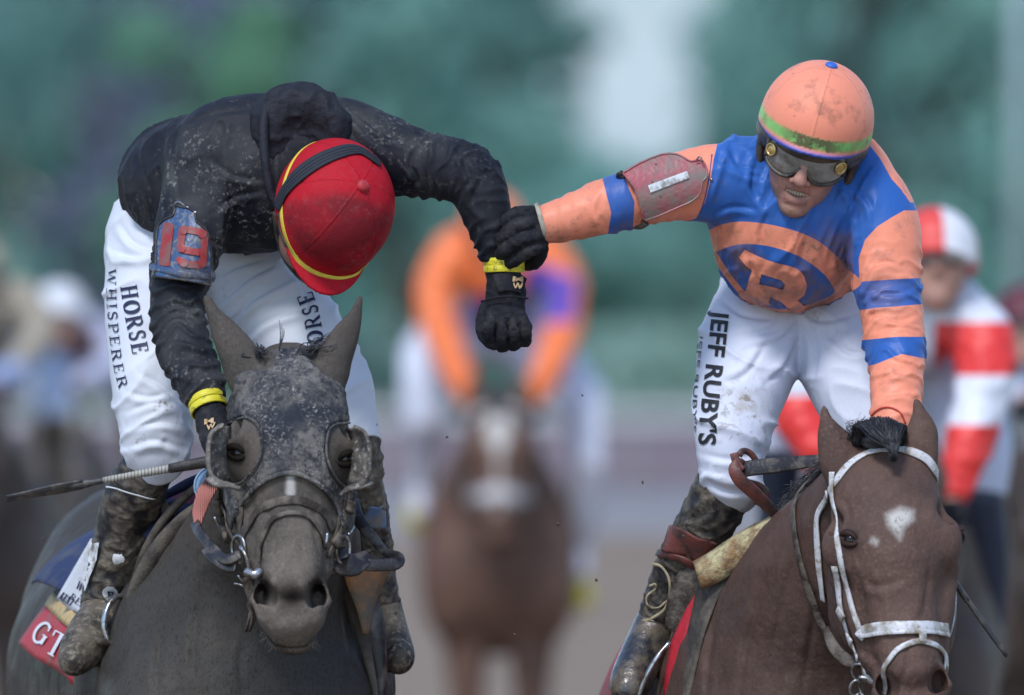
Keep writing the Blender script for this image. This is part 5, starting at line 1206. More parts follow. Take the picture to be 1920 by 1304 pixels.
Rout = [(1386, 482), (1396, 468), (1425, 482), (1445, 490), (1492, 502), (1508, 517), (1513, 536), (1508, 553), (1496, 563), (1508, 574), (1520, 578), (1514, 590), (1482, 585), (1466, 566), (1444, 556), (1441, 565), (1444, 572), (1440, 582), (1384, 560), (1388, 546), (1398, 546), (1410, 508), (1400, 500)]
Rin = [(1428, 514), (1466, 526), (1472, 534), (1468, 543), (1424, 532)]
RT = tessellate_polygon([[Vector((*p, 0)) for p in Rout], [Vector((*p, 0)) for p in Rin]])
mb = MB(); lay(mb, J2B, Rout+Rin, RT, 1.3, L=6, wlim=30)
mb.build('chest_letter', M('orange_applique', ORG, .5, [((('N', 13, .42, .62, 6), ('k', .75)), (.20, .115, .085))], [((('N', 26, .3, .7, 3, (1, 1, .5)),), .4, .007)]), j2)
# breeches
TH2R = [(1442, 580, -300, 100), (1410, 650, -250, 98), (1390, 730, -190, 84), (1372, 810, -145, 68), (1370, 870, -130, 58), (1376, 910, -130, 50)]
TH2L = [(1560, 590, -300, 98), (1580, 660, -250, 90), (1610, 740, -200, 82), (1650, 820, -160, 70), (1680, 900, -150, 58)]
def breech2(G, g=0):
    G.ell((1492, 560, -320), (135-g, 100-g, 120-g), 40)
    G.chain([(*p[:3], p[3]-g) for p in TH2R], 28); G.chain([(*p[:3], p[3]-g) for p in TH2L], 28)
G = Field((1270, 440, -480), (1770, 990, -30), 4); breech2(G)
G.cut((-.42, 1, .2), -.42*1376+938+.2*-130+6)
V, F = G.mesh(); N = vnormals(V, F)
V = folds(V, N, TH2R, 7, 50, 11, .0+.7*sstep(V[:, 1], 800, 860)); N = vnormals(V, F)
fold = (1-np.abs(fbm(np.stack([(V[:, 0]*.9+V[:, 1]*.3)/240., (V[:, 1]*.8-V[:, 0]*.4)/66., V[:, 2]/200.], 1)+9, 2)))**5
V = V+N*(fold*7-2)[:, None]
V = creases(V, vnormals(V, F), [[(1502, 600), (1460, 640), (1400, 655)], [(1500, 580), (1540, 602), (1605, 590)], [(1496, 640), (1472, 690), (1436, 720)], [(1318, 852), (1370, 862), (1424, 850)], [(1325, 884), (1378, 896), (1422, 888)], [(1518, 605), (1530, 660), (1524, 720)], [(1350, 560), (1390, 590), (1450, 600)], [(1440, 640), (1400, 700), (1350, 720)], [(1545, 620), (1590, 660), (1630, 660)], [(1330, 905), (1360, 920), (1400, 925)], [(1470, 590), (1440, 620), (1380, 630)]], 5, 8)
mudb = np.clip(1.3*np.exp(-(((V[:, 0]-1395)/42.)**2+((V[:, 1]-780)/52.)**2))+.3*np.exp(-((V[:, 0]-1540)**2+(V[:, 1]-610)**2)/2000.), 0, 1)
P2B = bvh(V, F); mk('breeches', V, F, m_breech2, j2, {'mud': mudb})
mb = MB(); sans_text(mb, P2B, "JEFF RUBY'S", [(1337, 580), (1330, 645), (1320, 730), (1313, 790), (1311, 834)], 31, .025, up=1); 
mb.build('lettering', m_black_ink, j2)
mb = MB(); sans_text(mb, P2B, "JEFF RUBY'S", [(1311, 626), (1304, 690), (1300, 750), (1298, 812)], 8, .0, up=1)
P, N = surf_path(P2B, [(1336, 560), (1326, 640), (1314, 720), (1305, 800)], 5); mb.build('side_lettering', m_black_ink, j2)
mb = MB()
for i in range(9):
    P = [(1727+(i % 2)*2, 590+i*20, -5-i*2), (1724, 604+i*20, -5-i*2)]; 
# boots
B2R = [(1368, 870, -135, 50), (1352, 925, -150, 54), (1322, 985, -185, 53), (1288, 1040, -225, 48), (1258, 1100, -255, 42), (1230, 1165, -275, 36)]
S2R = [(1230, 1165, -280, 36), (1216, 1200, -260, 38), (1200, 1240, -225, 40), (1184, 1275, -185, 38), (1176, 1296, -160, 30)]
B2L = [(1690, 880, -150, 52), (1700, 960, -200, 48), (1715, 1060, -250, 40), (1725, 1160, -280, 34)]
S2L = [(1725, 1165, -285, 34), (1735, 1200, -250, 36), (1745, 1250, -190, 34)]
f3 = lambda V: np.clip((.2+fbm(V/34., 3))*.6, 0, 1)
_, _, BT3, bt3 = mk_boot(B2R, S2R, j2, ((1120, 800, -380), (1440, 1345, -60)), f3)
mb = MB(); P, N = surf_path(BT3, [(1250, 1010), (1280, 1015), (1315, 1032), (1345, 1048)], 6); mb.ribbon(P, N, 52, 2, 0, 2); P, N = surf_path(BT3, [(1236, 1038), (1262, 1042), (1290, 1052), (1306, 1066)], 6); mb.ribbon(P, N, 14, 4, 0, 2)
mb.build('boot_top_band', m_redleather, bt3)
mb = MB(); P, N = surf_path(BT3, [(1228, 1058), (1245, 1062), (1257, 1085), (1256, 1115), (1246, 1142), (1222, 1160), (1200, 1166)], 6); mb.ribbon(P, N, 5, 1.2, 0, 5)
P, N = surf_path(BT3, [(1222, 1100), (1234, 1094), (1232, 1106), (1216, 1118), (1218, 1136), (1236, 1138), (1252, 1124)], 6); mb.ribbon(P, N, 4, 1.2, 0, 5.5)
mb.build('boot_emblem', m_tan_ink, bt3)
_, _, BT4, bt4 = mk_boot(B2L, S2L, j2, ((1630, 820, -380), (1800, 1310, -100)), f3)
# head: face turned down to the left, helmet, goggles
UP2 = nrm((.24, -.90, .34)); FW2 = nrm(np.array((-.10, .33, .93))-UP2*np.dot((-.10, .33, .93), UP2)); SD2 = nrm(np.cross(UP2, FW2))
if SD2[0] < 0: SD2 = -SD2
H2C = np.array((1527., 243., -10.))        # centre of the skull
def head2(G, g=0):
    G.frame(H2C, SD2, -UP2, FW2)            # x: image right, y: down, z: out of the face
    G.ell((0, -8, -14), (84-g, 96-g, 98-g), 10)
    G.ell((0, 50, 22), (70-g, 74-g, 66-g), 25)
    G.ell((0, 98, 44), (52-g, 48-g, 46-g), 25); G.ell((0, 136, 66), (27-g, 20-g, 24-g), 16)     # jaw, chin
    G.ell((0, 10, 66), (60, 16, 22), 12)                                                  # brow
    for s in (-1, 1):
        G.ell((s*46, 58, 58), (22, 20, 20), 16); G.cap((s*30, 90, 72), (s*40, 60, 68), 9, 13, 12)   # cheeks
        G.ell((s*34, 32, 76), (17, 11, 12), 6, sub=True); G.ell((s*88, 45, -8), (10, 26, 18), 8)
    G.cap((0, 24, 82), (0, 62, 102), 8, 11, 8); G.ell((0, 70, 104), (13, 11, 12), 6)
    for s in (-1, 1): G.ell((s*13, 74, 94), (8.5, 7.5, 9), 4); G.ell((s*7, 80, 102), (4, 4, 6), 3, sub=True)
    G.ell((0, 91, 82), (24, 8, 13), 7); G.ell((0, 116, 80), (23, 8, 12), 7)                      # lips
    G.ell((0, 102, 92), (30, 6, 14), 3, sub=True)
    G.frame()
G = Field((1380, 100, -180), (1680, 440, 150), 2.6); head2(G); 
Vh, Fh = G.mesh()
Gb = Field((1010, 200, -480), (1790, 1200, 180), 9); jersey2(Gb, 20); breech2(Gb, 20)
Gb.chain([(*p[:3], p[3]-14) for p in B2R], 15); Gb.chain([(*p[:3], p[3]-14) for p in B2L], 15)
Gb.chain([(1510, 340, -110, 58), (1518, 290, -60, 56), (1525, 250, -20, 52)], 20); Gb.cap((1020, 422, 34), (1000, 430, 40), 24, 24, 8)
Gb.cap((1678, 800, 135), (1680, 840, 150), 24, 24, 8)
Vb, Fb = Gb.mesh(); Nh = vnormals(Vh, Fh); Vh = Vh+Nh*(.8*fbm(Vh/7., 2))[:, None]
D_ = Vh-H2C; fx, fy, fz = D_@SD2, D_@-UP2, D_@FW2
lip = np.exp(-((fy-91)/7.)**2)*(np.abs(fx) < 25)*(fz > 70)+np.exp(-((fy-116)/7.)**2)*(np.abs(fx) < 23)*(fz > 70)
muf = sstep(fy, 20, 60)*(1-sstep(np.hypot(fx, fy-66), 18, 40))*0+.45+.4*sstep(np.abs(fx), 20, 50)
muf[(fy < 84) & (fy > 50) & (np.abs(fx) < 17) & (fz > 90)] = .1
HB2 = bvh(Vh, Fh)
mk('body', np.vstack([Vh, Vb]), np.vstack([Fh, Fb+len(Vh)]), m_skin, j2, {'lip': np.concatenate([lip, np.zeros(len(Vb))]), 'mud': np.concatenate([muf, np.zeros(len(Vb))])})
fr2 = lambda x, y, z: H2C+SD2*x-UP2*y+FW2*z
mb = MB()
for i in range(8):
    x = (i-3.5)*5.2; mb.ell(fr2(x, 100-abs(x)*.1, 87-abs(x)*abs(x)*.014), (3.3, 6.2, 2.6), seg=8, rings=6, R=[SD2, UP2, FW2])
mb.build('teeth', m_teeth, j2)
for s in (-1, 1): mb = MB(); mb.ell(fr2(s*34, 34, 66), (12, 10, 11), R=[SD2, UP2, FW2]); mb.build('eye', m_eye, j2)
# helmet with cloth cap
CC = H2C+UP2*17-FW2*6
G = Field(CC-165, CC+165, 3.2); G.frame(CC, SD2, UP2, FW2)
G.ell((0, 0, 0), (107, 112, 124), 6); G.ell((0, -20, 0), (106, 72, 122), 10)
G.frame(); G.cut(-UP2, -(CC@UP2)+22, 4); G.frame(CC, SD2, UP2, FW2)
def peak2(X, Y, Z):
    a = (Z-10)/122; b = X/98; r = np.sqrt(a*a+b*b); yb = -20-.0008*(X*X)-(Z-90)*.06
    return np.maximum(np.maximum((r-1)*90, np.abs(Y-yb)-3.5), -(Z-60))
G.put(peak2, (-100, -80, 40), (100, 0, 150), 6)
V, F = G.mesh(); a_, h_, f_ = (V-CC)@SD2, (V-CC)@UP2, (V-CC)@FW2
hh = h_+.05*(124-np.abs(f_))*0
green = np.minimum(hh+12, -(hh-8))/1000.*1.0

az = np.arctan2(a_, f_); rr = np.hypot(a_, f_); seam = np.zeros(len(V))
for k_ in range(6):
    d = (az-k_*math.pi/3+math.pi) % (2*math.pi)-math.pi; seam = np.maximum(seam, np.where(h_ > -5, np.exp(-(d*rr/2.2)**2), 0))
mudc = np.clip(np.where((hh < 10) & (hh > -14), 1, 0)*np.exp(-((a_-5)/55.)**2)*1.3, 0, 1)
HB3 = bvh(V, F); mk('cap', V, F, m_orgcap, j2, {'green': green, 'blue': np.minimum(-18-hh, 8)/1000., 'seam': seam, 'mud': mudc})
mb = MB(); mb.ell(CC+UP2*113, (12, 6, 12), R=[SD2, UP2, FW2]); mb.build('cap_button', M('blue_button', (.03, .12, .5), .5), j2)
# leather band of the helmet seen below the cap, skull padding at the sides
G = Field(CC-150, CC+150, 3.5); G.frame(CC, SD2, UP2, FW2); G.ell((0, -34, -4), (102, 44, 114), 8); G.ell((0, -90, 0), (86, 60, 90), 8, sub=True); G.frame()
G.frame(CC, SD2, UP2, FW2)
for s in (-1, 1): G.cap((s*90, -60, 10), (s*84, -112, 14), 17, 12, 12, flat=((1, 0, 0), .6)); G.cap((s*92, -50, -30), (s*84, -112, 14), 14, 11, 10, flat=((1, 0, 0), .6))
G.frame(); V, F = G.mesh(); mk('helmet_harness', V, F, m_helmband, j2)
mb = MB()
mb.tube([fr2(-84, 95, 10), fr2(-66, 122, 30), fr2(-34, 148, 48), fr2(0, 160, 54), fr2(36, 146, 44), fr2(66, 120, 24), fr2(84, 95, 6)], 7, 8, 5)
mb.build('chin_strap', m_helmband, j2)
mb = MB(); mb.ell(fr2(70, 116, 22), (15, 17, 15), R=[SD2, UP2, FW2]); mb.ell(fr2(76, 100, 8), (13, 15, 14), R=[SD2, UP2, FW2]); mb.build('chin_cup', m_gframe, j2)
# goggles
def gog(x, v):   # wrap-around lens surface
    th = x/88.; r = 90
    return fr2(r*math.sin(th*1.0), 32+v-abs(x)*.02, 26+r*.80*math.cos(th*1.0)+2)
rows = []
def lo_edge(x): return 40-27*math.exp(-(x/17.)**2)-(abs(x)/88)**4*22
for x in np.linspace(-86, 86, 37):
    top = -31+(abs(x)/88)**4*16; bt = lo_edge(x); rows.append([gog(x, top+(bt-top)*t) for t in np.linspace(0, 1, 9)])
gg = thing('goggles', (1515, 300, 80), 'mud-spattered racing goggles over the face of the blue and orange jockey', 'goggles')
mb = MB(); mb.sheet(rows, 2.5); mb.build('lens', m_lens, gg)
mb = MB(); mb.tube([r[0] for r in rows], 4.5, 7, 1); mb.tube([r[-1] for r in rows], 3.6, 7, 1); mb.tube([rows[0][i] for i in range(9)], 4.5, 7, 1); mb.tube([rows[-1][i] for i in range(9)], 4.5, 7, 1)
mb.build('goggle_frame', m_gframe, gg)
for s in (-1, 1):
    c0 = np.array(gog(s*72, 2)); nn = nrm(c0-np.array(fr2(0, 34, 10))); rg = ring(c0+nn*3, 11, 2.6, nn, 1.0)
    rg.ell(c0+nn*2, (10, 10, 3), R=[nrm(np.cross(nn, UP2)), nrm(np.cross(nn, np.cross(nn, UP2))), nn]); rg.build('vent', m_brass, gg)
mb = MB()
for s in (-1, 1):
    P = crom([fr2(s*78, 34, 42), fr2(s*97, 26, 10), fr2(s*104, 20, -30), fr2(s*98, 14, -70)], 5); mb.ribbon(P, [SD2*s]*len(P), 26, 4)
mb.build('head_strap', m_gframe, gg)
# collar
mb = MB(); mb.tube([(1432, 262, -60), (1437, 310, -25), (1452, 360, 0), (1482, 402, 6), (1512, 412, 0), (1555, 395, -20), (1590, 350, -50), (1600, 310, -80)], 15, 10, 5); mb = None
# pink plate on the outstretched arm
arm2 = thing('number_plate', (1240, 350, 50), 'scuffed pink armband plate with a white bar on the outstretched orange sleeve', 'number plate')
out2 = [(1168, 325), (1200, 306), (1240, 290), (1268, 289), (1285, 297), (1296, 303), (1312, 300), (1322, 308), (1326, 330), (1316, 342), (1314, 360), (1300, 376), (1270, 390), (1210, 414), (1204, 395), (1190, 352)]
po2, zf2, PB2 = plate(arm2, J2B, out2, 12, 5, m_pinkplate, 'plate')
mb = MB(); lay(mb, PB2, *quad2((1217, 355), (1290, 328), 14), 1.4); mb.build('white_bar', m_whiteplate, arm2)
mb = MB(); mb.tube([(x, y, zf2(x, y)+1) for x, y in out2+[out2[0]]], 2, 6, 2); mb.build('plate_edging', m_pinkplate, arm2)
mb = MB(); mb.tube([(1166, 324, 55), (1158, 330, 45), (1172, 330, 52)], 5, 6, 3); mb.tube([(1205, 408, 40), (1186, 420, 30), (1200, 424, 28), (1212, 418, 35)], 7, 7, 3); mb.ell((1192, 422, 28), (14, 7, 8)); mb.build('armband_buckle', m_gframe, arm2)
mb = MB(); mb.tube([(1306, 300, 40), (1312, 294, 42), (1318, 304, 44)], 1.6, 6, 3); mb.ell((1334, 337, 25), (3, 3, 3)); mb.build('safety_pin', m_metal, arm2)
# gripping hand: four fingers over the other rider's wrist, thumb under it
def grip(G):
    G.cap((1030, 420, 34), (1004, 428, 42), 29, 31, 10, flat=((0, 0, 1), .85))
    G.ell((1006, 430, 40), (24, 38, 19), 8, R=[(1, -.1, 0), (.1, 1, 0), (0, 0, 1)])
    fg = [((1004, 400, 44), (974, 400, 54), (952, 414, 46), (942, 430, 24), 12.6), ((1008, 420, 54), (974, 424, 64), (946, 443, 52), (934, 456, 26), 12.8),
          ((1012, 440, 54), (980, 448, 64), (950, 467, 52), (938, 478, 28), 12.4), ((1014, 460, 48), (990, 471, 57), (966, 488, 46), (952, 496, 26), 11.4)]
    for a, b, c, d, r in fg:
        G.chain([(*a, r), (*b, r+.6), (*c, r), (*d, r-1.5), (d[0]-1, d[1]+1, d[2]-14, r-3)], 2.2, n=4)
    G.chain([(1012, 455, 26, 17), (1010, 478, 10, 14.5), (1000, 492, -8, 13), (984, 494, -22, 12), (968, 488, -32, 10)], 8, n=4)
g2, GB2, _, _ = glove(j2, ((910, 375, -60), (1070, 520, 95)), grip)
mb = MB(); a = np.linspace(0, 2*math.pi, 25); ctr = np.array((1016., 418., 37.)); u = nrm((.28, 1, 0)); P = [ctr+(u*math.cos(t)*1.08+np.array((0, 0, 1))*math.sin(t)*.95)*33 for t in a]
mb.ribbon(P, [u*math.cos(t)+np.array((0, 0, 1))*math.sin(t) for t in a], 9, 3); mb.build('wrist_strap', m_watch, g2)
# left hand behind the horse's ears
def fist2(G):
    G.cap((1678, 790, 135), (1680, 830, 160), 30, 30, 10); G.ell((1680, 845, 165), (38, 26, 26), 10)
    for i in range(4): G.chain([(1652+i*19, 845, 180, 13), (1650+i*19, 868, 178, 13), (1650+i*19, 872, 154, 12), (1652+i*19, 858, 140, 11)], 4, n=3)
    G.chain([(1650, 835, 165, 14), (1640, 858, 175, 13), (1655, 874, 180, 11)], 5, n=4)
glove(j2, ((1610, 750, 80), (1750, 900, 220)), fist2)
mb = MB(); P, N = surf_path(J2B, [(1636, 780), (1650, 766), (1672, 765), (1690, 776), (1697, 795)], 6); mb.tube(P+N*2, 1.8, 6, 0); mb.build('red_elastic', M('red_elastic', (.5, .05, .03), .5), j2)
# crop of the right rider, seen behind the cheek of his horse
crop2 = thing('riding_crop', (1840, 1160, 120), 'thin dark riding crop slanting down beside the cheek of the white-bridled horse', 'riding crop')
a, b = np.array((1725., 1000., 90.)), np.array((1888., 1232., 60.)); L_ = lambda t: a+(b-a)*t
mb = MB(); mb.tube([(*L_(0), 7), (*L_(.4), 6.5), (*L_(.55), 6)], 6, 8, 3); mb.build('shaft', m_whip, crop2)
mb = MB(); P = np.array([L_(t) for t in np.linspace(.52, 1, 8)]); mb.ribbon(P, [(.3, -.2, 1)]*8, [9, 11, 10, 7], 5); mb.build('flap', m_whip, crop2)
# ---------------------------------------------------------------- saddles and cloths
def barrel1(w_): t = (-350-w_)/800; return 440-140*t, 1290-20*t, 300-10*t
def barrel2(w_): t = (-350-w_)/800; return 1480-80*t, 1400-10*t, 300-10*t
def cloth(par, name, brl, w0, w1, p0, p1, off, mat, fl=lambda u, v: 0, nu=26, nv=30, th=4, seed=0):
    rows = []
    for i in range(nu):
        row = []
        for j in range(nv):
            u, v = i/(nu-1), j/(nv-1); w_ = w0+(w1-w0)*u; cx, cy, R = brl(w_); p = rad(p0+(p1-p0)*v); rr = R+off+fl(u, v)
            row.append((cx-rr*math.sin(p), cy-rr*math.cos(p), w_))
        rows.append(row)
    mb = MB(); mb.sheet(rows, th); o = mb.build(name, mat, par)
    V = np.array(rows).reshape(-1, 3); F = np.array([(i*nv+j, (i+1)*nv+j, (i+1)*nv+j+1, i*nv+j+1) for i in range(nu-1) for j in range(nv-1)])
    return o, bvh(V, F)
# -------- left horse
sc1 = thing('saddlecloth', (300, 1050, -600), 'navy, gold and red lettered saddlecloth on the dark hooded horse', 'saddlecloth')
fl = lambda u, v: 14*math.sin(u*7+v*3)*v+34*v*v*u
cloth(sc1, 'cloth', barrel1, -400, -860, 4, 58, 22, m_saddlecloth, fl)
def freeform(par, name, top, bot, mat, nv=8, th=4, wob=0):
    a = crom(top, 6); b = crom(bot, 6); rows = []
    for i in range(len(a)):
        row = []
        for q in np.linspace(0, 1, nv):
            p = a[i]+(b[i]-a[i])*q; row.append((p[0], p[1], p[2]+wob*math.sin(i*.9)*(.3+q)+10*math.sin(q*3)))
        rows.append(row)
    mb = MB(); mb.sheet(rows, th); mb.build(name, mat, par); n = len(rows)
    return bvh(np.array(rows).reshape(-1, 3), [(i*nv+j, (i+1)*nv+j, (i+1)*nv+j+1, i*nv+j+1) for i in range(n-1) for j in range(nv-1)])
RB = freeform(sc1, 'red_border', [(84, 1132, -830), (106, 1156, -600), (136, 1182, -400), (170, 1212, -300), (206, 1238, -240)], [(34, 1204, -850), (62, 1232, -640), (112, 1262, -430), (150, 1304, -320), (172, 1350, -250)], m_redcloth, 9, 4, 7)
freeform(sc1, 'gold_band', [(98, 1110, -800), (119, 1132, -580), (148, 1156, -390), (180, 1184, -290), (214, 1210, -236)], [(83, 1134, -820), (105, 1158, -590), (135, 1184, -392), (169, 1214, -292), (205, 1240, -232)], m_goldtrim, 4, 4, 7)
cloth(sc1, 'cloth', barrel1, -400, -860, -58, -4, 16, m_saddlecloth, lambda u, v: 0)
m_wl = M('white_lettering', (.7, .7, .74), .6)
for tx, bs, sz in (('G', [(56, 1198), (80, 1214)], 44), ('TH', [(84, 1222), (146, 1256)], 46)):
    mb = MB(); serif_text(mb, RB, tx, bs, sz, .1, up=1, off=3, thick=.9, wlim=80); mb.build('lettering', m_wl, sc1)
# white sponsor panel on the navy part
rows = []
for i in range(10):
    row = []
    for j in range(10):
        a = np.array((172, 1010))+(np.array((108, 1122))-np.array((172, 1010)))*i/9; b = np.array((236, 1060))+(np.array((150, 1160))-np.array((236, 1060)))*i/9; p = a+(b-a)*j/9
        row.append((p[0], p[1], -430-i*9+j*6))
    rows.append(row)
mb = MB(); mb.sheet(rows, 3); mb.build('white_panel', m_whitecloth, sc1)
PBv = np.array(rows).reshape(-1, 3); WB = bvh(PBv, np.array([(i*10+j, (i+1)*10+j, (i+1)*10+j+1, i*10+j+1) for i in range(9) for j in range(9)]))
mb = MB()
for tx, bs, sz in (('WO', [(142, 1102), (164, 1116)], 15), ('KENT', [(112, 1122), (134, 1138)], 15), ('RES', [(130, 1122), (156, 1142)], 13)):
    try: serif_text(mb, WB, tx, bs, sz, .1, up=1, off=2.5)
    except KeyError: pass
mb.build('panel_lettering', m_navy_ink, sc1)
sd1 = thing('saddle', (400, 950, -400), 'dark muddy race saddle under the jockey in black, with pads and irons', 'saddle')
G = Field((180, 840, -760), (660, 1240, -180), 6)
G.chain([(430, 965, -330, 62), (415, 985, -450, 50), (400, 975, -620, 60)], 20, flat=((1, 0, 0), 1.5))
G.chain([(400, 955, -330, 45), (300, 1020, -330, 26), (235, 1110, -330, 20), (215, 1180, -330, 16)], 15, flat=((0, 0, 1), 2.6))
G.chain([(460, 955, -330, 45), (575, 1020, -330, 26), (650, 1110, -330, 20), (680, 1180, -330, 16)], 15, flat=((0, 0, 1), 2.6))
V, F = G.mesh(); mk('seat', V, F, m_leather, sd1)
mb = MB(); mb.tube([(372, 912, -120), (340, 938, -135), (300, 985, -150), (272, 1035, -170), (258, 1075, -200), (248, 1110, -230)], 9, 8, 5)
for dx, r_, m_ in ((0, 14, 0), (20, 15, 0)):
    mb.tube([(405+dx, 932, -60, r_*.7), (352+dx, 968, -95, r_), (308+dx, 1015, -120, r_+3), (274+dx*.9, 1070, -150, r_+4), (248+dx*.8, 1130, -190, r_+1), (232+dx*.6, 1175, -220, r_*.7)], r_, 10, 6)
mb.build('pad', m_pad, sd1)
mb = MB(); P = crom([(290, 920, -190), (310, 955, -170), (330, 985, -150)], 5); mb.ribbon(P, [(-.4, -.2, .9)]*len(P), 20, 4); mb.build('surcingle', m_darkleather, sd1)
mb = MB(); rows = [[(282+110*t, 982-60*t-22*s_+10*math.sin(t*3)*s_, -210+10*s_-30*t) for s_ in np.linspace(0, 1, 6)] for t in np.linspace(0, 1, 10)]
rows = [[(lambda a, b: tuple(a+(b-a)*s_+np.array((0, -6*math.sin(math.pi*s_), 10*math.sin(math.pi*s_)))))(np.array((280+125*t, 985-55*t, -215)), np.array((300+105*t, 945-48*t, -245))) for s_ in np.linspace(0, 1, 6)] for t in np.linspace(0, 1, 10)]
mb.sheet(rows, 4); mb.build('cloth_roll', m_pink, sc1)
mb = MB(); mb.tube([(275, 1015, -215, 30), (330, 985, -215, 32), (400, 960, -210, 30)], 30, 10, 5); mb.tube([(300, 938, -250, 9), (350, 908, -250, 10), (405, 885, -250, 9)], 9, 8, 5); mb.build('cloth_edge', m_saddlecloth, sc1)
# pale blue round pad beside the neck
mb = MB(); mb.ell((400, 912, 40), (36, 36, 5), R=[(.95, .1, .2), (-.1, 1, 0), (-.2, 0, 1)]); mb.tube([(400+35*math.cos(a), 912+36*math.sin(a), 44-7*math.cos(a)) for a in np.linspace(0, 2*math.pi, 25)], 2.5, 6, 1); mb.build('round_pad', m_ltblue, h1)
# right side: tan flap and dark flap
def flap(par, name, pts, mat, th=5, c=None):
    mb = MB(); a = crom(pts[0], 5); b = crom(pts[1], 5); n = min(len(a), len(b)); rows = []
    for i in range(n): rows.append([tuple(a[i]+(b[i]-a[i])*t+np.array((0, 0, 8*math.sin(math.pi*t)))) for t in np.linspace(0, 1, 6)])
    mb.sheet(rows, th); return mb.build(name, mat, par)
flap(sd1, 'tan_pad', [[(636, 1048, 10), (650, 1095, 0), (668, 1140, -10), (684, 1185, -20)], [(728, 1068, -30), (716, 1095, -30), (702, 1130, -30), (686, 1190, -22)]], m_orangeleather)
flap(sd1, 'flap', [[(684, 1180, -60), (694, 1220, -60), (706, 1270, -60), (712, 1330, -60)], [(700, 1120, -70), (716, 1160, -70), (722, 1230, -70), (721, 1330, -70)]], m_darkleather)
flap(sd1, 'under_flap', [[(620, 1040, -40), (650, 1140, -50), (690, 1260, -60), (705, 1330, -60)], [(660, 1060, -60), (690, 1150, -60), (706, 1240, -70), (720, 1330, -70)]], m_pad)
def stirrup(par, pts, r=4.5, tread=None):
    mb = MB(); mb.tube(pts, r, 8, 5); mb.build('stirrup_iron', m_metal, par)
    if tread: mb = MB(); mb.tube(tread, 8, 8, 3); mb.build('stirrup_tread', m_leather, par)
stirrup(sd1, [(232, 1118, -215), (214, 1122, -190), (200, 1145, -175), (195, 1175, -168), (203, 1203, -168), (212, 1208, -178), (226, 1190, -200), (236, 1150, -215), (232, 1118, -215)], 6, [(172, 1196, -170), (190, 1204, -162), (212, 1208, -175)])
stirrup(sd1, [(722, 1188, -200), (740, 1200, -180), (750, 1225, -172), (752, 1245, -176), (735, 1256, -190), (712, 1260, -210)], 5)
# -------- right horse
sc2 = thing('saddlecloth', (1350, 1150, -600), 'red saddlecloth edge showing under the fleece pad of the bay horse', 'saddlecloth')
cloth(sc2, 'cloth', barrel2, -330, -860, 4, 84, 20, m_redcloth, lambda u, v: 8*math.sin(u*7+v*3)*v)
mb = MB(); rows = [[tuple(np.array(a)+(np.array(b)-np.array(a))*t) for t in np.linspace(0, 1, 5)] for a, b in (((1312, 1108, -150), (1330, 1085, -140)), ((1290, 1140, -150), (1318, 1120, -140)), ((1262, 1200, -150), (1296, 1170, -130)), ((1250, 1260, -150), (1280, 1230, -125)), ((1243, 1330, -150), (1262, 1330, -125)))]
mb.sheet(rows, 4); mb.build('front_edge', m_redcloth, sc2)
sd2 = thing('saddle', (1450, 1050, -400), 'brown race saddle with a yellowed fleece roll on the bay horse', 'saddle')
G = Field((1200, 930, -760), (1720, 1380, -160), 6)
G.chain([(1480, 1075, -330, 62), (1460, 1090, -450, 50), (1440, 1075, -620, 60)], 20, flat=((1, 0, 0), 1.5))
G.chain([(1440, 1060, -280, 45), (1340, 1110, -270, 30), (1285, 1190, -270, 26), (1262, 1290, -270, 20)], 15, flat=((0, 0, 1), 2.6))
V, F = G.mesh(); mk('seat', V, F, m_leather, sd2)
rows = []
for a_, b_ in zip(crom([(1490, 960, -60), (1430, 984, -70), (1380, 1012, -80), (1335, 1042, -90), (1303, 1060, -100)], 6), crom([(1484, 985, -50), (1446, 1012, -45), (1400, 1046, -45), (1356, 1084, -55), (1316, 1102, -70)], 6)):
    rows.append([tuple(a_+(b_-a_)*t+np.array((0, -5*math.sin(math.pi*t), 20*math.sin(math.pi*t)))) for t in np.linspace(0, 1, 8)])
mb = MB(); mb.sheet(rows, 9); mb.build('fleece_roll', m_tanpad, sd2)
flap(sd2, 'fleece_drop', [[(1305, 1064, -128), (1312, 1090, -128), (1305, 1130, -128), (1290, 1200, -128), (1262, 1330, -128)], [(1400, 1040, -70), (1368, 1085, -60), (1345, 1130, -55), (1320, 1200, -50), (1290, 1330, -50)]], m_pad)
flap(sd2, 'flap', [[(1366, 1020, -190), (1310, 1040, -190), (1270, 1080, -190), (1252, 1130, -190), (1250, 1180, -190)], [(1366, 1040, -190), (1345, 1070, -190), (1325, 1110, -190), (1300, 1150, -190), (1275, 1190, -190)]], m_leather)
stirrup(sd2, [(1256, 1205, -150), (1236, 1228, -140), (1215, 1262, -135), (1200, 1300, -140), (1195, 1330, -145)], 5)
# loose leather loops above the withers
mb = MB()
P = crom([(1555, 862, 60), (1500, 868, 30), (1450, 874, 0), (1400, 880, -20), (1385, 888, -30)], 5); mb.ribbon(P, [(0, -.25, 1)]*len(P), [20, 26, 30, 30, 28], 5)
mb.build('rein', m_darkleather, h2)
mb = MB()
P = crom([(1462, 975, -60), (1440, 950, -40), (1412, 922, -20), (1388, 900, -10), (1378, 880, -10), (1388, 868, -20), (1402, 880, -35)], 5); mb.ribbon(P, [(-.2, .2, 1)]*len(P), [16, 22, 26, 26, 24, 18, 12], 5)
P = crom([(1385, 855, -30), (1392, 846, -35), (1404, 848, -40), (1416, 862, -45), (1410, 876, -50)], 5); mb.ribbon(P, [(0, .3, 1)]*len(P), 12, 5)
P = crom([(1402, 905, -50), (1425, 912, -55), (1436, 925, -55), (1430, 942, -50), (1415, 938, -45)], 5); mb.ribbon(P, [(0, .3, 1)]*len(P), 14, 5)
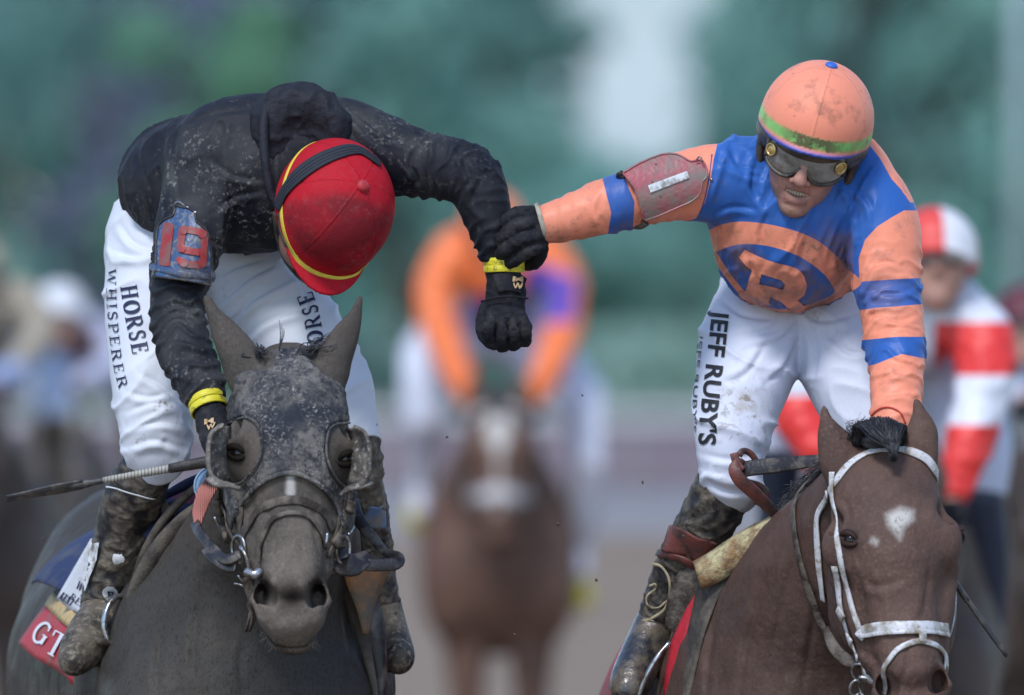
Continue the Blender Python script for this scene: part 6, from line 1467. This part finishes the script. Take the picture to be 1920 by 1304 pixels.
P = crom([(1376, 850, -20), (1382, 870, -18), (1392, 884, -15)], 4); mb.ribbon(P, [(0, 0, 1)]*len(P), 16, 6)
mb.build('rein_loop', m_redleather, h2)
# ---------------------------------------------------------------- the pack behind, out of focus
def place(V, px, d, yaw=0):
    """local figure units (x about 960, y 652 = lens height, w depth) -> world at distance d"""
    x = (V[:, 0]-960)*K; y = -V[:, 2]*K; z = CAMZ+(652-V[:, 1])*K; c, s = math.cos(yaw), math.sin(yaw); o = at(px, 652, d)
    return np.stack([o[0]+x*c-y*s, o[1]+x*s+y*c, z], 1)
def pm(mb_or, name, mat, par, px, d, yaw, attrs=None):
    V, F = mb_or; return mk(name, place(V, px, d, yaw), F[:, ::-1], mat, par, attrs, world=True)
GY = 652+CAMZ/K
def pack_horse(px, d, yaw, label, coatm, strapm, blaze=0, hy=0, clothm=None, bw=1.0):
    def fld(G):
        hx = 960
        G.chain([(hx, 900+hy, 190, 95), (hx, 1000+hy*.6, 80, 125), (hx, 1130, -60, 185), (hx, 1230, -190, 230)], 30)
        G.ell((hx, 1420, -170), (262*bw, 330*bw, 250), 60); G.cap((hx, 1380, -350), (hx, 1370, -1150), 295, 285, 60); G.ell((hx, 1370, -1350), (265, 315, 330), 60)
        for s in (-1, 1):
            G.ell((hx+s*150*bw, 1520, -60), (105*bw, 200*bw, 130), 50); leg(G, (hx+s*120, 1580, -110), (hx+s*115, 2100, -60), (hx+s*110, 2480, -90), GY)
            leg(G, (hx+s*150, 1560, -1450), (hx+s*140, 2000, -1530), (hx+s*130, 2400, -1450), GY)
            G.chain([(hx+s*64, 880+hy, 262, 40), (hx+s*84, 835+hy, 262, 36), (hx+s*98, 790+hy, 258, 22), (hx+s*104, 752+hy, 254, 5)], 14, flat=((.1, 0, 1), .6))
        G.frame((hx, 828+hy, 300), (1, 0, 0), (0, .94, .33), (0, -.33, .94), (1.2, 1, 1.1)); head_sdf(G); G.frame()
    G = Field((640, 700, -1780), (1280, 2790, 560), 13); fld(G); V, F = G.mesh(); G = Field((780, 730+min(hy, 0), 60), (1140, 1460, 560), 6.5)
    t = thing('racehorse', tuple(at(px, 652, d)[:2])+(0,), label, 'racehorse', 'racehorses in the blurred pack behind', world=True)
    mark = poly_sd(V, [(915, 880+hy), (1005, 880+hy), (1000, 980+hy), (968, 1040+hy), (964, 1250+hy), (954, 1250+hy), (950, 1040+hy), (918, 980+hy)]) if blaze else np.full(len(V), -9.)
    dark = sstep(V[:, 1], 1900, 2100)
    B = bvh(V, F); pm((V, F), 'body', coatm, t, px, d, yaw, {'mark': np.clip(mark/6, -1, 1) if blaze else mark, 'dark': dark, 'dust': np.full(len(V), .3)})
    for nm, yy, wd in (('browband', 880, 34), ('noseband', 1190, 50)):
        mb = MB(); strap(mb, B, [(960-118, yy+30+hy, 250), (900, yy+hy), (960, yy-8+hy), (1020, yy+hy), (960+118, yy+30+hy, 250)], wd, 6, 4)
        V_ = np.vstack(mb.V); mk(nm, place(V_, px, d, yaw), mb.F, strapm, t, world=True)
    for s in (-1, 1):
        mb = MB(); strap(mb, B, [(960+s*112, 910+hy, 250), (960+s*100, 1050+hy, 280), (960+s*78, 1180+hy, 320), (960+s*62, 1240+hy, 340)], 16, 6, 4); mk('cheek_strap', place(np.vstack(mb.V), px, d, yaw), mb.F, strapm, t, world=True)
    for s in (-1, 1):
        mb = MB(); mb.ell((960+s*108, 1010+hy, 330), (18, 20, 18)); mk('eye', place(np.vstack(mb.V), px, d, yaw), mb.F, m_eye, t, world=True)
    for s in (-1, 1):
        mb = MB(); mb.tube([(960+s*66, 1250+hy, 350), (960+s*150, 1180, 200), (960+s*120, 960, 20), (960+s*75, 840, 60)], 8, 6, 5); mk('rein', place(np.vstack(mb.V), px, d, yaw), mb.F, m_darkleather, t, world=True)
    mb = MB(); rs = random.Random(3)
    for i in range(60): mb.tube([(960+rs.gauss(0, 25), 840+hy, 260, 3), (960+rs.gauss(0, 25), 800+hy, 290, 4), (960+rs.gauss(0, 20), 900+hy, 350, 1)], 3, 3, 3)
    mk('forelock', place(np.vstack(mb.V), px, d, yaw), mb.F, m_hair, t, world=True)
    if clothm:
        sd = thing('saddlecloth', tuple(at(px, 652, d)[:2])+(1.3,), clothm[1], 'saddlecloth', world=True)
        for s in (-1, 1):
            rows = [[(960-s*310*math.sin(rad(p)), 1380-310*math.cos(rad(p)), w_) for p in np.linspace(5, 80, 12)] for w_ in (-420, -560, -700, -860)]
            m_ = MB(); m_.sheet(rows, 6); mk('cloth', place(np.vstack(m_.V), px, d, yaw), m_.F, clothm[0], sd, world=True)
        m_ = MB(); m_.tube([(960, 1062, -330, 50), (960, 1080, -450, 34), (960, 1068, -600, 50)], 40, 12, 5); mk('seat_pad', place(np.vstack(m_.V), px, d, yaw), m_.F, m_pad, sd, world=True)
    return t
def pack_rider(px, d, yaw, label, silk, silkfn, capm, breech, bootm, hx=0, cr=0, armL=None, armR=None, legL=None, legR=None, capfn=None, face=m_skin):
    """cr: how much lower the shoulders are carried; hx: sideways lean of the head"""
    t = thing('person', tuple(at(px, 652, d)[:2])+(1.6,), label, 'jockey', world=True)
    armR = armR or [(-150, 350, -60, 78), (-215, 440, -20, 62), (-235, 530, 20, 56), (-180, 640, 90, 48), (-110, 745, 150, 38), (-80, 780, 165, 30)]
    armL = armL or [(150, 350, -60, 78), (215, 440, -20, 62), (235, 530, 20, 56), (180, 640, 90, 48), (110, 745, 150, 38), (80, 780, 165, 30)]
    legR = legR or [(-100, 620, -330, 112), (-190, 700, -250, 100), (-262, 820, -170, 82), (-285, 920, -140, 62), (-280, 1040, -190, 48), (-300, 1180, -260, 38)]
    legL = legL or [(100, 620, -330, 112), (190, 700, -250, 100), (262, 820, -170, 82), (285, 920, -140, 62), (280, 1040, -190, 48), (300, 1180, -260, 38)]
    lift = lambda A: [(960+p[0], p[1]+cr*max(0, min(1, (800-p[1])/450)), p[2], p[3]) for p in A]
    def torso(G, g=0):
        G.ell((960, 400+cr, -90), (165-g, 125-g, 110-g), 45); G.cap((960, 430+cr*.8, -150), (960, 560+cr*.3, -320), 125-g, 120-g, 45)
        for A in (armL, armR): G.chain([(*p[:3], p[3]-g) for p in lift(A)], 32)
    def legs(G, g=0):
        G.ell((960, 600+cr*.2, -340), (150-g, 105-g, 120-g), 40)
        for A in (legL, legR): G.chain([(960+p[0], p[1], p[2], p[3]-g) for p in A[:4]], 25)
    G = Field((620, 180+cr*.5, -520), (1300, 1080, 260), 9); torso(G); V, F = G.mesh(); N = vnormals(V, F)
    rdg = (1-np.abs(fbm(V/60.+px, 2)))**3; V = V+N*(rdg*10-4)[:, None]
    pm((V, F), 'jersey', silk, t, px, d, yaw, {'orange': np.clip(silkfn(V), -10, 10), 'mud': np.full(len(V), .3)})
    G = Field((600, 460, -520), (1340, 1500, 60), 9); legs(G); V, F = G.mesh(); pm((V, F), 'breeches', breech, t, px, d, yaw, {'mud': np.full(len(V), .2)})
    for A in (legL, legR):
        G = Field((600, 700, -520), (1340, 1560, 60), 9); b = [(960+p[0], p[1], p[2], p[3]+(4 if i == 0 else 0)) for i, p in enumerate(A[3:])]; e = b[-1]
        G.chain(b, 10); G.cap(e[:3], (e[0], e[1]+75, e[2]+90), 36, 32, 14); V, F = G.mesh(); pm((V, F), 'boot', bootm, t, px, d, yaw, {'mud': np.full(len(V), .5)})
    hc = np.array((960+hx, 235+cr, 0.))
    Y = nrm((.0, .94, .33)); Z = nrm((0, -.33, .94)); X_ = nrm((1, 0, 0))
    G = Field((600, 130, -520), (1340, 1260, 260), 12); torso(G, 20); legs(G, 20)
    for A in (lift(armL), lift(armR)): G.cap(A[-1][:3], (A[-1][0], A[-1][1]+35, A[-1][2]+20), 32, 32, 10)
    for A in (legL, legR): G.chain([(960+p[0], p[1], p[2], max(p[3]-12, 20)) for p in A[3:]], 10)
    G.chain([(960, 330+cr, -80, 60), (960+hx*.6, 290+cr, -40, 56), (hc[0], hc[1]+30, -10, 55)], 20)
    G.frame(hc, X_, Y, Z); G.ell((0, 0, -10), (84, 96, 98), 10); G.ell((0, 60, 24), (68, 80, 68), 25); G.ell((0, 126, 56), (34, 28, 34), 18); G.cap((0, 30, 84), (0, 66, 104), 9, 13, 8); G.frame()
    V, F = G.mesh(); pm((V, F), 'body', face, t, px, d, yaw, {'mud': np.full(len(V), .8), 'lip': np.zeros(len(V))})
    G = Field(hc-170, hc+170, 7); G.frame(hc+Y*-14, X_, -Y, Z); G.ell((0, 0, 0), (107, 112, 124), 6); G.ell((0, -35, 0), (106, 66, 122), 10); G.frame(); G.cut(Y, (hc@Y)+30, 4)
    G.frame(hc-Y*14, X_, -Y, Z); G.put(lambda X, Y_, Z_: np.maximum(np.maximum((np.sqrt(((Z_-10)/136)**2+(X/96)**2)-1)*90, np.abs(Y_+36+.0008*X*X)-5), -(Z_-60)), (-100, -80, 40), (100, 0, 150), 6); G.frame()
    V, F = G.mesh(); D_ = V-hc; fld_ = capfn(D_@X_, -(D_@Y), D_@Z) if capfn else np.full(len(V), -9.)
    pm((V, F), 'cap', capm, t, px, d, yaw, {'orange': np.clip(fld_, -10, 10), 'mud': np.full(len(V), .2), 'green': np.full(len(V), -1.), 'blue': np.full(len(V), -1.), 'seam': np.zeros(len(V))})
    rows = []
    for x in np.linspace(-80, 80, 13):
        th = x/88.; rows.append([tuple(hc+X_*90*math.sin(th)+Y*(20+v)+Z*(34+76*math.cos(th))) for v in (-12, 6, 24)])
    m_ = MB(); m_.sheet(rows, 5); mk('goggles', place(np.vstack(m_.V), px, d, yaw), m_.F, m_lens, t, world=True)
    for A in (lift(armL), lift(armR)):
        e = A[-1]; G = Field((e[0]-90, e[1]-60, e[2]-80), (e[0]+90, e[1]+110, e[2]+120), 5); G.ell((e[0], e[1]+35, e[2]+25), (36, 30, 28), 8)
        for i in range(4): G.chain([(e[0]-27+18*i, e[1]+30, e[2]+45, 12), (e[0]-27+18*i, e[1]+58, e[2]+44, 12), (e[0]-27+18*i, e[1]+62, e[2]+18, 11)], 3, n=3)
        s_ = 1 if e[0] < 960 else -1; G.chain([(e[0]+s_*34, e[1]+25, e[2]+22, 13), (e[0]+s_*40, e[1]+52, e[2]+32, 12), (e[0]+s_*24, e[1]+62, e[2]+40, 10)], 4, n=3)
        V, F = G.mesh(); pm((V, F), 'glove', m_glove, t, px, d, yaw)
    return t
def silk(name, a, b): return M(name, a, .45, [((('A', 'orange', -.6, .6),), b)], [((('N', 20, .3, .7, 3),), .3, .008)])
def band(V, y0, y1): return np.minimum(V[:, 1]-y0, y1-V[:, 1])
WHT = (.66, .68, .76)
m_bayB = coat('bay_coat_pack', (.11, .055, .038), (.15, .10, .08), .3); m_brnB = coat('brown_coat_pack', (.06, .042, .036), (.10, .08, .07), .3); m_greyB = coat('grey_brown_coat_pack', (.13, .11, .10), (.18, .16, .15), .3)
# centre: orange and purple
px, d = 935, 37.5
pack_horse(px, d, 0, 'blurred bay racehorse with a broad white blaze, in the middle of the pack', m_bayB, m_white_strap, 1, 0, (M('yellow_cloth', (.6, .5, .06), .6), 'blurred yellow saddlecloth on the blazed bay horse'), 1.12)
def f_b1(V):
    p = poly_sd(V, [(1080, 330), (1250, 400), (1230, 560), (1120, 560), (1040, 430)]); c = poly_sd(V, [(840, 470), (1060, 450), (1080, 640), (880, 640)])
    return np.maximum(p, np.minimum(c, 20))
pack_rider(px, d, 0, 'blurred jockey in orange silks with purple shoulder, riding the blazed bay horse', silk('orange_purple_silks', (.86, .19, .05), (.12, .06, .42)), f_b1, M('orange_cap', (.80, .20, .08), .55), M('pale_breeches', (.58, .62, .74), .6), M('white_boot', (.52, .52, .6), .6),
    hx=-20, cr=-30, legR=[(-100, 600, -330, 112), (-215, 640, -250, 105), (-285, 760, -170, 95), (-275, 920, -140, 78), (-270, 1040, -190, 48), (-290, 1180, -260, 38)],
    legL=[(100, 640, -330, 112), (230, 760, -250, 100), (330, 900, -170, 88), (340, 1080, -140, 72), (310, 1260, -190, 56), (300, 1400, -260, 40)],
    armR=[(-150, 330, -60, 84), (-225, 440, -20, 72), (-225, 560, 20, 66), (-175, 690, 90, 56), (-125, 800, 150, 46), (-100, 850, 165, 34)], armL=[(150, 330, -60, 84), (235, 440, -20, 72), (235, 580, 20, 66), (200, 690, 90, 58), (145, 800, 150, 46), (110, 850, 165, 34)])
for s_, yy in ((-1, 1270), (1, 1560)):
    m_ = MB(); m_.ell((960+s_*300, yy, -210), (46, 62, 44)); tag(mk('stirrup_pad', place(np.vstack(m_.V), px, d, 0), m_.F, M('yellow_pad', (.62, .52, .05), .6), None, world=True), 'blurred yellow pad at the %s boot of the orange-clad rider' % ('higher, left' if s_ < 0 else 'lower, right'), 'boot pad')
# right: white and red
px, d = 1676, 25
pack_horse(px, d, 0, 'blurred dark brown racehorse mostly behind the white-bridled horse', m_brnB, m_darkleather, 0, 160)
def f_b3(V):
    e = (V[:, 0] > 960)
    b = np.maximum(band(V, 590, 720), band(V, 840, 1200)); b = np.where(e, np.minimum(b, V[:, 0]-1060), np.minimum(np.maximum(band(V, 590, 680), band(V, 770, 1200)), 900-V[:, 0])); return b
def capf(x, y, z):
    a = np.degrees(np.arctan2(x, z)); return np.maximum(np.maximum(27-np.abs(a+18), 24-np.abs(a-95)), 24-np.abs(a-165))*.8
t_ = pack_rider(px, d, 0, 'slightly blurred jockey in white silks with red sleeve bands and a red and white cap', silk('white_red_silks', WHT, (.72, .035, .03)), f_b3, silk('red_white_cap', (.68, .68, .72), (.68, .06, .05)), M('white_breeches_plain', (.58, .62, .76), .6), M('navy_boot', (.02, .03, .06), .5), hx=100, cr=200,
    armL=[(150, 380, -60, 84), (205, 480, -20, 76), (225, 600, 20, 68), (210, 760, 60, 62), (175, 900, 110, 54), (135, 1010, 140, 42)], armR=[(-140, 380, -60, 80), (-215, 480, -20, 72), (-262, 600, 20, 68), (-250, 740, 60, 64), (-200, 880, 110, 54), (-140, 970, 140, 40)],
    legL=[(100, 660, -330, 112), (170, 780, -250, 100), (205, 900, -170, 88), (205, 1020, -140, 70), (225, 1160, -190, 66), (225, 1330, -260, 60)], capfn=capf)
# far right edge
px, d = 1962, 31
pack_horse(px, d, .05, 'blurred brown racehorse cut off by the right edge', m_brnB, m_darkleather, 0, 180, (M('pale_yellow_cloth', (.55, .47, .16), .6), 'blurred pale yellow saddlecloth at the right edge'))
pack_rider(px, d, 0, 'blurred jockey in white and pale blue with a maroon cap at the right edge', silk('pale_blue_silks', (.48, .54, .68), (.36, .05, .08)), lambda V: band(V, 900, 1000), M('maroon_cap', (.10, .012, .025), .5), M('white_breeches_plain2', (.55, .6, .74), .6), m_boot, hx=-60, cr=350)
# left: white cap
px, d = 112, 40
pack_horse(px, d, 0, 'blurred grey-brown racehorse under the white-capped rider on the left', m_greyB, m_darkleather, 0, 150)
pack_rider(px, d, 0, 'blurred jockey in pale blue-grey silks with a white helmet, behind the black-clad jockey', silk('grey_blue_silks', (.40, .42, .55), (.10, .05, .06)), lambda V: np.minimum(band(V, 500, 700), 150-np.abs(V[:, 0]-960)), M('white_cap', (.70, .71, .75), .5), M('lilac_breeches', (.36, .36, .48), .6), m_boot, cr=290)
# far left edge
px, d = -45, 38
pack_horse(px, d, 0, 'blurred brown racehorse cut off by the left edge', m_brnB, m_darkleather, 0, 60)
pack_rider(px, d, 0, 'blurred jockey in beige silks cut off by the left edge', silk('beige_silks', (.32, .28, .22), (.25, .33, .55)), lambda V: band(V, 700, 900), M('beige_cap', (.35, .3, .22), .5), M('blue_white_breeches', (.42, .5, .66), .6), m_boot, cr=120)
# ---------------------------------------------------------------- flying specks of mud
m_clod = M('mud_clod', (.07, .055, .045), .9, bump=[((('N', 200, .3, .7, 3),), .6, .002)])
rs = random.Random(12)
for i, (x, y, w_, r_) in enumerate([(1046, 983, 60, 3.6), (838, 820, -80, 2.6), (1092, 742, 40, 2.2), (742, 1150, 90, 2.8), (1118, 1088, 120, 3.0), (965, 1190, 60, 2.4), (1205, 905, -60, 2.2), (80, 1010, 80, 2.6)]):
    mb = MB(); mb.ell((x, y, w_), (r_, r_*rs.uniform(.7, 1.3), r_), seg=9, rings=7, R=[nrm((1, rs.uniform(-.5, .5), 0)), nrm((rs.uniform(-.5, .5), 1, 0)), (0, 0, 1)])
    V = np.vstack(mb.V); V = V+np.array([[rs.uniform(-.5, .5) for _ in range(3)] for _ in V])
    tag(mk('mud_clod', V, mb.F, m_clod), 'tiny dark clod of mud flying in the air between the riders', 'mud clod', 'flying clods of mud')
